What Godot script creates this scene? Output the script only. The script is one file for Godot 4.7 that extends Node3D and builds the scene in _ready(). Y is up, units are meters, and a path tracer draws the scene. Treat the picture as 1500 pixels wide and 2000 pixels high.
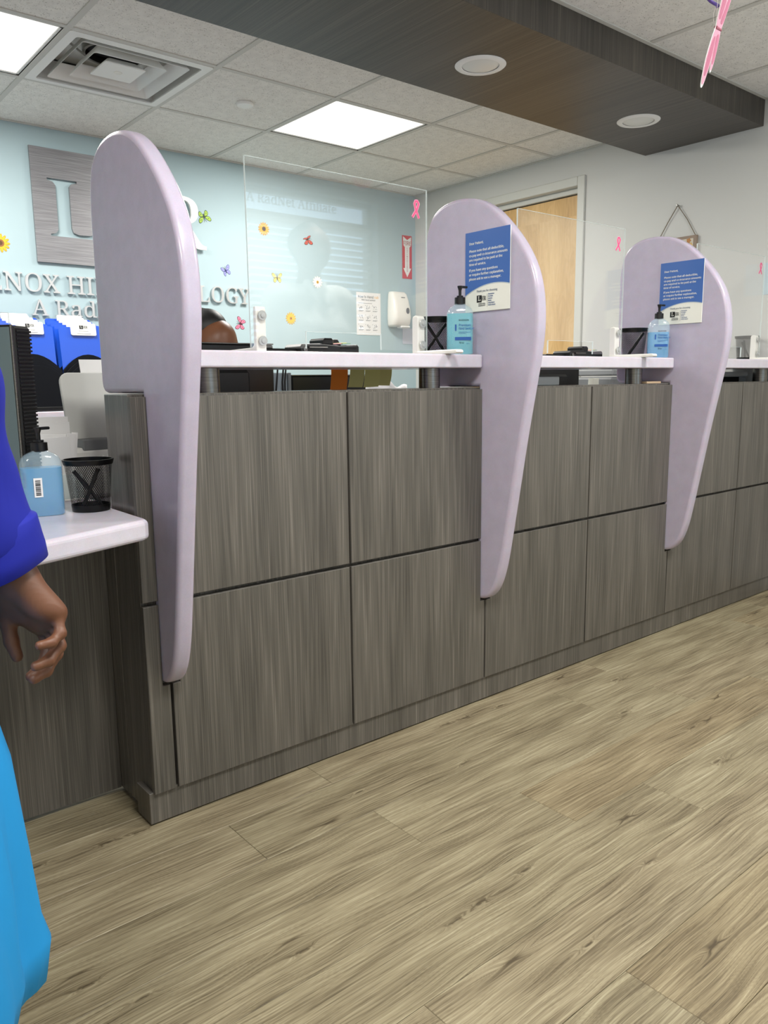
extends Node3D
# A medical reception desk seen from a waiting-room chair. Camera stands over x=0, z=0; the desk runs along +x, its front at z = ZD.

const ZD := -1.694          # front face of the desk panels
const HC := 2.342           # ceiling height
const XR := 3.95            # right wall
const ZB := -4.38           # blue back wall
const ZF := 0.90            # window wall behind the camera
const XL := -2.30           # left wall
const CT := 1.125           # top of the raised counters
const LT := 0.765           # top of the low counter
const FIN := [0.742, 1.825, 2.915]
const SEAM := [1.281, 2.366, 3.475]
const FT := 0.042           # fin thickness

var M := {}
var used := {}
var serif: SystemFont
var sans: SystemFont
var rng := RandomNumberGenerator.new()

func _ready() -> void:
	setup_view()
	make_materials()
	build_shell()
	build_ceiling()
	build_desk()
	build_fins_and_counters()
	build_walls_things()
	build_counter_things()
	build_low_counter_things()
	build_back_office()
	build_people()
	build_ornaments()

func setup_view() -> void:
	rng.seed = 7
	var cam := Camera3D.new()
	cam.name = "camera"
	cam.position = Vector3(0, 1.05, 0)
	cam.rotation_degrees = Vector3(-9.4825, -39.6334, -0.6821)
	cam.fov = 66.116
	cam.near = 0.05
	cam.far = 60.0
	add_child(cam)
	cam.current = true
	var e := Environment.new()
	e.background_mode = Environment.BG_COLOR
	e.background_color = Color(0.80, 0.90, 1.0)
	e.background_energy_multiplier = 2.6
	e.tonemap_mode = Environment.TONE_MAPPER_LINEAR
	e.tonemap_exposure = 1.14
	e.sdfgi_enabled = true
	e.ssao_enabled = true
	e.ssil_enabled = true
	var w := WorldEnvironment.new()
	w.name = "world"
	w.environment = e
	add_child(w)

# ---------------------------------------------------------------- naming
func numbered(called: String) -> String:
	var n: int = used.get(called, 0)
	used[called] = n + 1
	return called if n == 0 else "%s_%03d" % [called, n]

func tag(o: Node, label := "", category := "", group := "", kind := "") -> void:
	for kv in [["label", label], ["category", category], ["group", group], ["kind", kind]]:
		if kv[1] != "":
			o.set_meta(kv[0], kv[1])

func thing(called: String, label: String, category: String, at := Vector3.ZERO, turn := 0.0, group := "") -> Node3D:
	var o := Node3D.new()
	o.name = numbered(called)
	add_child(o)
	o.position = at
	o.rotation.y = turn
	tag(o, label, category, group)
	return o

func part(parent: Node, called: String, mesh: Mesh, m: Material, at := Vector3.ZERO, rot := Vector3.ZERO) -> MeshInstance3D:
	var o := MeshInstance3D.new()
	o.name = called
	o.mesh = mesh
	o.material_override = m
	parent.add_child(o, true)
	o.position = at
	o.rotation = rot
	return o

func single(called: String, label: String, category: String, mesh: Mesh, m: Material, at := Vector3.ZERO, rot := Vector3.ZERO, group := "") -> MeshInstance3D:
	var o := part(self, numbered(called), mesh, m, at, rot)
	tag(o, label, category, group)
	return o

func struct(called: String, mesh: Mesh, m: Material, at := Vector3.ZERO) -> MeshInstance3D:
	var o := part(self, called, mesh, m, at)
	tag(o, "", "", "", "structure")
	return o

func copy(o: Node3D, label: String, at: Vector3, turn := 0.0) -> Node3D:
	var base := o.name.rstrip("0123456789").rstrip("_")
	var c: Node3D = o.duplicate()
	c.name = numbered(base)
	add_child(c)
	c.position = at
	c.rotation.y = turn
	c.set_meta("label", label)
	return c

# ---------------------------------------------------------------- mesh helpers
func stool() -> SurfaceTool:
	var st := SurfaceTool.new()
	st.begin(Mesh.PRIMITIVE_TRIANGLES)
	return st

func done(st: SurfaceTool) -> ArrayMesh:
	st.generate_normals()
	return st.commit()

func tri(st: SurfaceTool, a: Vector3, b: Vector3, c: Vector3, grp := 4294967295) -> void:
	st.set_smooth_group(grp)
	st.add_vertex(a)
	st.set_smooth_group(grp)
	st.add_vertex(b)
	st.set_smooth_group(grp)
	st.add_vertex(c)

func quad(st: SurfaceTool, a: Vector3, b: Vector3, c: Vector3, d: Vector3, grp := 4294967295) -> void:
	tri(st, a, b, c, grp)
	tri(st, a, c, d, grp)

# triangle / quad turned so that its normal points away from "from"
func otri(st: SurfaceTool, a: Vector3, b: Vector3, c: Vector3, from: Vector3) -> void:
	var n := (c - a).cross(b - a)
	if n.dot((a + b + c) / 3.0 - from) < 0.0:
		tri(st, a, c, b)
	else:
		tri(st, a, b, c)

func oquad(st: SurfaceTool, a: Vector3, b: Vector3, c: Vector3, d: Vector3, from: Vector3) -> void:
	otri(st, a, b, c, from)
	otri(st, a, c, d, from)

# chamfered box added to st
func abox(st: SurfaceTool, at: Vector3, size: Vector3, ch := 0.0, t := Transform3D()) -> void:
	var h := size / 2.0
	var c := minf(ch, minf(h.x, minf(h.y, h.z)) * 0.9)
	var o := t * at
	if c <= 0.0:
		for k in 3:
			for s in [-1.0, 1.0]:
				var u := (k + 1) % 3
				var v := (k + 2) % 3
				var p := []
				for q in [[-1, -1], [1, -1], [1, 1], [-1, 1]]:
					var w := Vector3.ZERO
					w[k] = s * h[k]
					w[u] = q[0] * h[u]
					w[v] = q[1] * h[v]
					p.append(t * (at + w))
				oquad(st, p[0], p[1], p[2], p[3], o)
		return
	for k in 3:
		var u := (k + 1) % 3
		var v := (k + 2) % 3
		for s in [-1.0, 1.0]:
			var p := []
			for q in [[-1, -1], [1, -1], [1, 1], [-1, 1]]:
				var w := Vector3.ZERO
				w[k] = s * h[k]
				w[u] = q[0] * (h[u] - c)
				w[v] = q[1] * (h[v] - c)
				p.append(t * (at + w))
			oquad(st, p[0], p[1], p[2], p[3], o)
		for su in [-1.0, 1.0]:
			for sv in [-1.0, 1.0]:
				var p := []
				for q in [[-1, 0], [1, 0], [1, 1], [-1, 1]]:
					var w := Vector3.ZERO
					w[k] = q[0] * (h[k] - c)
					w[u] = su * (h[u] - (c if q[1] == 1 else 0.0))
					w[v] = sv * (h[v] - (0.0 if q[1] == 1 else c))
					p.append(t * (at + w))
				oquad(st, p[0], p[1], p[2], p[3], o)
	for sx in [-1.0, 1.0]:
		for sy in [-1.0, 1.0]:
			for sz in [-1.0, 1.0]:
				var s := Vector3(sx, sy, sz)
				var a := t * (at + s * Vector3(h.x, h.y - c, h.z - c))
				var b := t * (at + s * Vector3(h.x - c, h.y, h.z - c))
				var d := t * (at + s * Vector3(h.x - c, h.y - c, h.z))
				otri(st, a, b, d, o)

func box(size: Vector3, ch := 0.0) -> ArrayMesh:
	var st := stool()
	abox(st, Vector3.ZERO, size, ch)
	return done(st)

# box from corner to corner in world coordinates, as a mesh centred on its own middle
func span(parent: Node, called: String, lo: Vector3, hi: Vector3, m: Material, ch := 0.0) -> MeshInstance3D:
	return part(parent, called, box((hi - lo).abs(), ch), m, (lo + hi) / 2.0)

# closed loops joined one after another; smooth sides share a group
func aloft(st: SurfaceTool, secs: Array, smooth := true, cap0 := true, cap1 := true, closed := true) -> void:
	var n: int = secs[0].size()
	var mid := Vector3.ZERO
	for s in secs:
		for p in s:
			mid += p
	mid /= float(n * secs.size())
	for k in secs.size() - 1:
		var a: PackedVector3Array = secs[k]
		var b: PackedVector3Array = secs[k + 1]
		for i in (n if closed else n - 1):
			var j := (i + 1) % n
			quad(st, a[i], a[j], b[j], b[i], 1 if smooth else 4294967295)
	for e in [[cap0, secs[0], true], [cap1, secs[-1], false]]:
		if e[0]:
			var loop: PackedVector3Array = e[1]
			var c := Vector3.ZERO
			for p in loop:
				c += p
			c /= float(n)
			for i in n:
				var j := (i + 1) % n
				if e[2]:
					tri(st, c, loop[j], loop[i])
				else:
					tri(st, c, loop[i], loop[j])

# outline in x,y pushed along z, edges rounded by r
func aextrude(st: SurfaceTool, poly: PackedVector2Array, depth: float, r := 0.0, steps := 3, smooth := false, t := Transform3D()) -> void:
	var p := poly
	if not Geometry2D.is_polygon_clockwise(p):
		p = p.duplicate()
		p.reverse()
	var n := p.size()
	var nor := PackedVector2Array()
	for i in n:
		var d1 := (p[i] - p[(i + n - 1) % n]).normalized()
		var d2 := (p[(i + 1) % n] - p[i]).normalized()
		var n1 := Vector2(-d1.y, d1.x)
		var n2 := Vector2(-d2.y, d2.x)
		var m := (n1 + n2)
		m = n1 if m.length() < 0.01 else m.normalized()
		nor.append(m / maxf(0.35, m.dot(n1)))
	# for a clockwise loop in y-up axes this normal points outwards
	var lay := []
	if r <= 0.0:
		lay = [[-depth / 2, 0.0], [depth / 2, 0.0]]
	else:
		for k in steps + 1:
			var a := PI / 2 * k / steps
			lay.append([-depth / 2 + r * (1 - sin(a)), r * (1 - cos(a))])
		lay.reverse()
		for k in steps + 1:
			var a := PI / 2 * k / steps
			lay.append([depth / 2 - r * (1 - sin(a)), r * (1 - cos(a))])
	var secs := []
	for l in lay:
		var s := PackedVector3Array()
		for i in n:
			var q: Vector2 = p[i] - nor[i] * l[1]
			s.append(t * Vector3(q.x, q.y, l[0]))
		secs.append(s)
	for k in secs.size() - 1:
		for i in n:
			var j := (i + 1) % n
			quad(st, secs[k][i], secs[k][j], secs[k + 1][j], secs[k + 1][i], 1 if smooth else 4294967295)
	var q2 := PackedVector2Array()
	for i in n:
		q2.append(p[i] - nor[i] * lay[0][1])
	var ids := Geometry2D.triangulate_polygon(q2)
	if ids.is_empty():
		ids = Geometry2D.triangulate_polygon(p)
	if ids.is_empty():
		print("no cap for ", n)
	var zaxis := t.basis.z
	for k in range(0, ids.size(), 3):
		for e in [0, secs.size() - 1]:
			var a: Vector3 = secs[e][ids[k]]
			var b: Vector3 = secs[e][ids[k + 1]]
			var c: Vector3 = secs[e][ids[k + 2]]
			var nn := (c - a).cross(b - a)
			if (nn.dot(zaxis) > 0.0) == (e != 0):
				tri(st, a, b, c)
			else:
				tri(st, a, c, b)

func extrude(poly: PackedVector2Array, depth: float, r := 0.0, steps := 3, smooth := false) -> ArrayMesh:
	var st := stool()
	aextrude(st, poly, depth, r, steps, smooth)
	return done(st)

func alathe(st: SurfaceTool, prof: Array, seg := 32, at := Vector3.ZERO, sx := 1.0, sz := 1.0) -> void:
	var grp := 1
	for k in prof.size() - 1:
		var a: Vector2 = prof[k]
		var b: Vector2 = prof[k + 1]
		if k > 0:
			var d0: Vector2 = (a - prof[k - 1]).normalized()
			if d0.dot((b - a).normalized()) < 0.8:
				grp += 1
		for i in seg:
			var t0 := TAU * i / seg
			var t1 := TAU * (i + 1) / seg
			var p0 := at + Vector3(a.x * cos(t0) * sx, a.y, a.x * sin(t0) * sz)
			var p1 := at + Vector3(a.x * cos(t1) * sx, a.y, a.x * sin(t1) * sz)
			var q0 := at + Vector3(b.x * cos(t0) * sx, b.y, b.x * sin(t0) * sz)
			var q1 := at + Vector3(b.x * cos(t1) * sx, b.y, b.x * sin(t1) * sz)
			if a.x > 1e-6:
				tri(st, p0, p1, q0 if b.x <= 1e-6 else q1, grp)
			if b.x > 1e-6:
				tri(st, p0, q1, q0, grp)

func lathe(prof: Array, seg := 32, sx := 1.0, sz := 1.0) -> ArrayMesh:
	var st := stool()
	alathe(st, prof, seg, Vector3.ZERO, sx, sz)
	return done(st)

func atube(st: SurfaceTool, pts: Array, r0: float, r1 := -1.0, seg := 10) -> void:
	var secs := []
	var n := pts.size()
	var up := Vector3.UP
	for i in n:
		var d: Vector3 = (pts[mini(i + 1, n - 1)] - pts[maxi(i - 1, 0)]).normalized()
		if i == 0:
			up = Vector3.RIGHT if absf(d.y) > 0.9 else Vector3.UP
		var s := d.cross(up).normalized()
		up = s.cross(d).normalized()
		var r := r0 if r1 < 0.0 else lerpf(r0, r1, float(i) / (n - 1))
		var loop := PackedVector3Array()
		for k in seg:
			var a := TAU * k / seg
			loop.append(pts[i] + (s * cos(a) + up * sin(a)) * r)
		secs.append(loop)
	aloft(st, secs)

func tube(pts: Array, r0: float, r1 := -1.0, seg := 10) -> ArrayMesh:
	var st := stool()
	atube(st, pts, r0, r1, seg)
	return done(st)

func rrect(w: float, h: float, r: float, n := 5, c := Vector2.ZERO) -> PackedVector2Array:
	var p := PackedVector2Array()
	for q in [[1, 1, 0.0], [-1, 1, 90.0], [-1, -1, 180.0], [1, -1, 270.0]]:
		for k in n + 1:
			var a := deg_to_rad(q[2] + 90.0 * k / n)
			p.append(c + Vector2(q[0] * (w / 2 - r) + r * cos(a), q[1] * (h / 2 - r) + r * sin(a)))
	return p

func smooth_loop(pts: Array, sub := 5, closed := true) -> PackedVector2Array:
	var out := PackedVector2Array()
	var n := pts.size()
	for i in (n if closed else n - 1):
		var a: Vector2 = pts[(i + n - 1) % n] if closed else pts[maxi(i - 1, 0)]
		var b: Vector2 = pts[i]
		var c: Vector2 = pts[(i + 1) % n]
		var d: Vector2 = pts[(i + 2) % n] if closed else pts[mini(i + 2, n - 1)]
		for k in sub:
			out.append(b.cubic_interpolate(c, a, d, float(k) / sub))
	if not closed:
		out.append(pts[-1])
	return out

func disc(r: float, n := 20, c := Vector2.ZERO) -> PackedVector2Array:
	var p := PackedVector2Array()
	for k in n:
		p.append(c + Vector2(cos(TAU * k / n), sin(TAU * k / n)) * r)
	return p

# flat or raised lettering; the mesh faces +z, starts at x = 0 and stands on y = 0 when left aligned
func text_mesh(s: String, height: float, depth := 0.0006, font: Font = null, align := HORIZONTAL_ALIGNMENT_LEFT, step := 3.0) -> TextMesh:
	var t := TextMesh.new()
	t.text = s
	t.font = font if font else sans
	t.font_size = 48
	t.pixel_size = height / 48.0 / 0.72
	t.depth = depth
	t.curve_step = step
	t.horizontal_alignment = align
	t.vertical_alignment = VERTICAL_ALIGNMENT_BOTTOM
	return t

func lettering(parent: Node, s: String, height: float, m: Material, at: Vector3, rot := Vector3.ZERO, font: Font = null, align := HORIZONTAL_ALIGNMENT_LEFT, depth := 0.0006) -> MeshInstance3D:
	return part(parent, "lettering", text_mesh(s, height, depth, font, align), m, at, rot)

# ---------------------------------------------------------------- materials
func rgb8(r: int, g: int, b: int) -> Color:
	return Color(r / 255.0, g / 255.0, b / 255.0)

func mat(c: Color, rough := 0.6, metal := 0.0, spec := 0.5) -> StandardMaterial3D:
	var m := StandardMaterial3D.new()
	m.albedo_color = c
	m.roughness = rough
	m.metallic = metal
	m.metallic_specular = spec
	return m

func noise(freq: float, s: int, oct := 3) -> FastNoiseLite:
	var n := FastNoiseLite.new()
	n.seed = s
	n.frequency = freq
	n.noise_type = FastNoiseLite.TYPE_SIMPLEX_SMOOTH
	n.fractal_octaves = oct
	return n

func ramp(stops: Array, t: float) -> Vector3:
	var v := clampf(t, 0.0, 1.0) * (stops.size() - 1)
	var i := mini(int(v), stops.size() - 2)
	return (stops[i] as Vector3).lerp(stops[i + 1], v - i)

func to_texture(w: int, h: int, bytes: PackedByteArray) -> ImageTexture:
	return ImageTexture.create_from_image(Image.create_from_data(w, h, false, Image.FORMAT_RGB8, bytes))

# grey-brown laminate with fine upright streaks: 1.3 m across, 1.6 m high
func laminate_texture() -> ImageTexture:
	var w := 1024
	var h := 384
	var fine := noise(1.0, 3, 2)
	var mid := noise(1.0, 11, 2)
	var broad := noise(1.0, 23, 2)
	var stops := [Vector3(56, 54, 50), Vector3(84, 81, 76), Vector3(101, 97, 91), Vector3(119, 114, 107), Vector3(144, 139, 130)]
	var cols := []
	for k in 256:
		cols.append(ramp(stops, k / 255.0))
	var out := PackedByteArray()
	out.resize(w * h * 3)
	var i := 0
	for y in h:
		for x in w:
			var u := x * 1.0
			var f := fine.get_noise_2d(u * 0.50, y * 0.010)
			var m := mid.get_noise_2d(u * 0.075, y * 0.009)
			var b := broad.get_noise_2d(u * 0.012, y * 0.003)
			var t := 0.47 + f * 0.50 * (0.75 + 0.5 * m) + m * 0.16 + b * 0.16
			var c: Vector3 = cols[clampi(int(t * 255), 0, 255)]
			out[i] = int(c.x)
			out[i + 1] = int(c.y)
			out[i + 2] = int(c.z)
			i += 3
	return to_texture(w, h, out)

# one oak-look vinyl plank, grain along u
func plank_texture(s: int) -> ImageTexture:
	var w := 1280
	var h := 200
	var warp := noise(1.0, 100 + s, 2)
	var fibre := noise(1.0, 200 + s, 2)
	var streak := noise(1.0, 260 + s, 2)
	var tone := noise(1.0, 300 + s, 2)
	var r := RandomNumberGenerator.new()
	r.seed = 40 + s
	var stops := [Vector3(86, 75, 57), Vector3(127, 115, 91), Vector3(155, 143, 116), Vector3(178, 167, 139), Vector3(206, 197, 170)]
	var cols := []
	for k in 256:
		cols.append(ramp(stops, k / 255.0))
	var knots := []
	for k in r.randi_range(2, 4):
		knots.append(Vector3(r.randf_range(60, w - 60), r.randf_range(20, h - 20), r.randf_range(5, 10)))
	var heart := r.randf_range(0.25, 0.75) * h
	var shade := r.randf_range(-0.09, 0.05)
	var out := PackedByteArray()
	out.resize(w * h * 3)
	var i := 0
	for y in h:
		for x in w:
			var bend := 0.0
			var dark := 0.0
			for k in knots:
				var dx: float = (x - k.x) / 5.0
				var dy: float = y - k.y
				var d2: float = (dx * dx + dy * dy) / (k.z * k.z)
				if d2 < 12.0:
					bend += signf(dy) * 12.0 * exp(-d2 * 0.7)
					dark += 0.40 * exp(-d2 * 3.0)
			var wv := warp.get_noise_2d(x * 0.0026, y * 0.006)
			var yy := y + bend + wv * 9.0
			var cath := sin((absf(yy - heart) * 0.055 + x * 0.0006) * TAU)
			var fb := fibre.get_noise_2d(x * 0.0026, yy * 0.17)
			var sk := streak.get_noise_2d(x * 0.0070, yy * 0.55)
			var tn := tone.get_noise_2d(x * 0.0020, yy * 0.012)
			var t := 0.50 + shade + cath * 0.045 + fb * 0.27 + sk * 0.27 + tn * 0.22 - dark
			var c: Vector3 = cols[clampi(int(t * 255), 0, 255)]
			out[i] = int(c.x)
			out[i + 1] = int(c.y)
			out[i + 2] = int(c.z)
			i += 3
	return to_texture(w, h, out)

# mineral fibre ceiling tile: pale with short dark fissures and pinholes
func tile_texture() -> ImageTexture:
	var w := 512
	var r := RandomNumberGenerator.new()
	r.seed = 5
	var blot := noise(0.02, 9, 3)
	var im := Image.create(w, w, false, Image.FORMAT_RGB8)
	for y in w:
		for x in w:
			var v := 0.92 + blot.get_noise_2d(x, y) * 0.035 + r.randf_range(-0.018, 0.018)
			im.set_pixel(x, y, Color(v, v * 0.99, v * 0.965))
	for k in 2300:
		var x := r.randf() * w
		var y := r.randf() * w
		var a := r.randf() * PI
		var n := r.randi_range(1, 6)
		var dk := r.randf_range(0.45, 0.78)
		for q in n:
			var px := posmod(int(x + cos(a) * q), w)
			var py := posmod(int(y + sin(a) * q), w)
			im.set_pixel(px, py, Color(dk, dk * 0.97, dk * 0.9))
	return ImageTexture.create_from_image(im)

# pale maple veneer of the door, grain upright
func veneer_texture() -> ImageTexture:
	var w := 256
	var h := 512
	var a := noise(1.0, 61, 3)
	var b := noise(1.0, 62, 2)
	var stops := [Vector3(176, 136, 84), Vector3(203, 163, 106), Vector3(219, 181, 124), Vector3(230, 196, 142)]
	var out := PackedByteArray()
	out.resize(w * h * 3)
	var i := 0
	for y in h:
		for x in w:
			var n := a.get_noise_2d(x * 0.02, y * 0.006)
			var f := b.get_noise_2d(x * 0.35, y * 0.02)
			var c := ramp(stops, 0.55 + n * 0.45 + f * 0.16 + 0.06 * sin((n * 6.0 + x * 0.03) * TAU))
			out[i] = int(c.x)
			out[i + 1] = int(c.y)
			out[i + 2] = int(c.z)
			i += 3
	return to_texture(w, h, out)

# milky resin: soft clouding
func resin_texture() -> ImageTexture:
	var w := 256
	var a := noise(0.02, 71, 4)
	a.seed = 71
	var r := RandomNumberGenerator.new()
	r.seed = 3
	var im := a.get_seamless_image(w, w)
	var out := PackedByteArray()
	out.resize(w * w * 3)
	var i := 0
	for y in w:
		for x in w:
			var v := 0.965 + (im.get_pixel(x, y).r - 0.5) * 0.035 + r.randf_range(-0.012, 0.012)
			out[i] = int(clampf(v, 0, 1) * 255)
			out[i + 1] = int(clampf(v * 0.998, 0, 1) * 255)
			out[i + 2] = int(clampf(v, 0, 1) * 255)
			i += 3
	return to_texture(w, w, out)

# brushed metal: fine level streaks
func brushed_texture() -> ImageTexture:
	var w := 256
	var h := 512
	var a := noise(1.0, 81, 2)
	var out := PackedByteArray()
	out.resize(w * h * 3)
	var i := 0
	for y in h:
		for x in w:
			var v := int(clampf(0.84 + a.get_noise_2d(x * 0.012, y * 0.7) * 0.20, 0, 1) * 255)
			out[i] = v
			out[i + 1] = v
			out[i + 2] = v
			i += 3
	return to_texture(w, h, out)

func textured(m: StandardMaterial3D, t: Texture2D, scale: Vector3, world := true) -> StandardMaterial3D:
	m.albedo_texture = t
	m.uv1_triplanar = true
	m.uv1_world_triplanar = world
	m.uv1_scale = scale
	m.uv1_triplanar_sharpness = 8.0
	return m

func pane(c: Color, a: float, rough := 0.0) -> StandardMaterial3D:
	var m := mat(Color(c.r, c.g, c.b, a), rough)
	m.transparency = BaseMaterial3D.TRANSPARENCY_ALPHA
	return m

func glow(c: Color, e: float) -> StandardMaterial3D:
	var m := mat(Color(0.9, 0.9, 0.9), 0.5)
	m.emission_enabled = true
	m.emission = c
	m.emission_energy_multiplier = e
	return m

func make_materials() -> void:
	serif = SystemFont.new()
	serif.font_names = PackedStringArray(["Droid Serif"])
	sans = SystemFont.new()
	sans.font_names = PackedStringArray(["Droid Sans"])
	var lam := laminate_texture()
	for k in 4:
		var m := textured(mat(Color(1, 1, 1), 0.42), lam, Vector3(0.77, 0.62, 0.77))
		m.uv1_offset = Vector3(0.237 * k, 0.02 + 0.1 * k, 0.171 * k)
		M["wood%d" % k] = m
	M.kick = textured(mat(Color(1, 1, 1), 0.42), lam, Vector3(0.77, 0.62, 0.77))
	M.soffit = textured(mat(Color(0.74, 0.72, 0.70), 0.45), lam, Vector3(0.30, 0.5, 0.12))  # desk laminate with an even darker tint
	M.endwood = textured(mat(Color(1, 1, 1), 0.25), lam, Vector3(0.77, 0.62, 0.77))
	M.black = mat(Color(0.045, 0.045, 0.048), 0.55)
	M.gap = mat(Color(0.02, 0.02, 0.02), 0.9)
	for k in 6:
		var tex := plank_texture(k)
		for v in 3:
			# planks from different batches: plain, browner, greyer
			var m := mat([Color(1, 1, 1), Color(0.965, 0.95, 0.925), Color(0.975, 0.98, 0.975)][v], 0.48)
			m.albedo_texture = tex
			M["plank%d" % (k * 3 + v)] = m
	M.subfloor = mat(Color(0.52, 0.49, 0.44), 0.9)
	M.tile = textured(mat(Color(1, 1, 1), 0.95), tile_texture(), Vector3(1.65, 1.65, 1.65))
	M.grid = mat(rgb8(205, 203, 196), 0.6)
	M.plaster = mat(rgb8(210, 210, 206), 0.85)
	M.blue = mat(rgb8(176, 198, 204), 0.75)
	M.trimgrey = mat(rgb8(206, 206, 199), 0.5)
	M.door = textured(mat(Color(1, 1, 1), 0.35), veneer_texture(), Vector3(1.0, 0.5, 1.0))
	var res := resin_texture()
	M.resin = textured(mat(rgb8(200, 192, 211), 0.22), res, Vector3(3, 3, 3))
	M.resin.subsurf_scatter_enabled = true
	M.resin.subsurf_scatter_strength = 0.35
	M.slab = textured(mat(rgb8(226, 221, 233), 0.20), res, Vector3(3, 3, 3))
	M.slab.subsurf_scatter_enabled = true
	M.slab.subsurf_scatter_strength = 0.3
	M.steel = textured(mat(Color(0.60, 0.59, 0.57), 0.28, 1.0), brushed_texture(), Vector3(2, 3, 2))
	M.plate = textured(mat(Color(0.74, 0.73, 0.74), 0.42, 0.85), brushed_texture(), Vector3(1.2, 2, 1.2))
	M.letter = mat(Color(0.82, 0.82, 0.82), 0.40, 0.6)
	M.white = mat(rgb8(238, 237, 233), 0.45)
	M.whitegloss = mat(rgb8(240, 238, 230), 0.22)
	M.paper = mat(rgb8(240, 239, 238), 0.8)
	M.acrylic = pane(Color(1, 1, 1), 0.02)
	M.acrylic_edge = pane(Color(0.93, 0.97, 0.96), 0.55, 0.2)
	M.zinc = mat(rgb8(186, 188, 186), 0.35, 0.3)
	M.pocket = mat(rgb8(12, 14, 20), 0.45, 0.0, 0.25)
	M.rubber = mat(Color(0.03, 0.03, 0.032), 0.65)
	M.plastic = mat(Color(0.05, 0.05, 0.055), 0.35)
	M.mesh = mat(Color(0.03, 0.03, 0.032), 0.35, 0.4)
	M.gel = mat(rgb8(34, 146, 200), 0.25)
	M.gel.subsurf_scatter_enabled = true
	M.gel.subsurf_scatter_strength = 0.5
	M.gel2 = mat(rgb8(70, 180, 194), 0.25)
	M.gel2.subsurf_scatter_enabled = true
	M.gel2.subsurf_scatter_strength = 0.5
	M.shell = pane(Color(0.84, 0.94, 0.98), 0.22, 0.12)
	M.ink = mat(Color(0.03, 0.03, 0.04), 0.7)
	M.inkgrey = mat(Color(0.35, 0.36, 0.38), 0.7)
	M.inkblue = mat(rgb8(30, 84, 160), 0.6)
	M.signblue = mat(rgb8(62, 104, 176), 0.35)
	M.cardwhite = mat(rgb8(236, 236, 226), 0.35)
	M.clip = mat(rgb8(24, 84, 205), 0.35)
	M.skin = mat(rgb8(106, 68, 47), 0.5)
	M.skin.subsurf_scatter_enabled = true
	M.skin.subsurf_scatter_strength = 0.15
	M.hair = mat(Color(0.035, 0.03, 0.028), 0.5)
	M.pinklight = mat(rgb8(250, 178, 200), 0.6)
	M.pink = mat(rgb8(238, 92, 142), 0.6)

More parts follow.
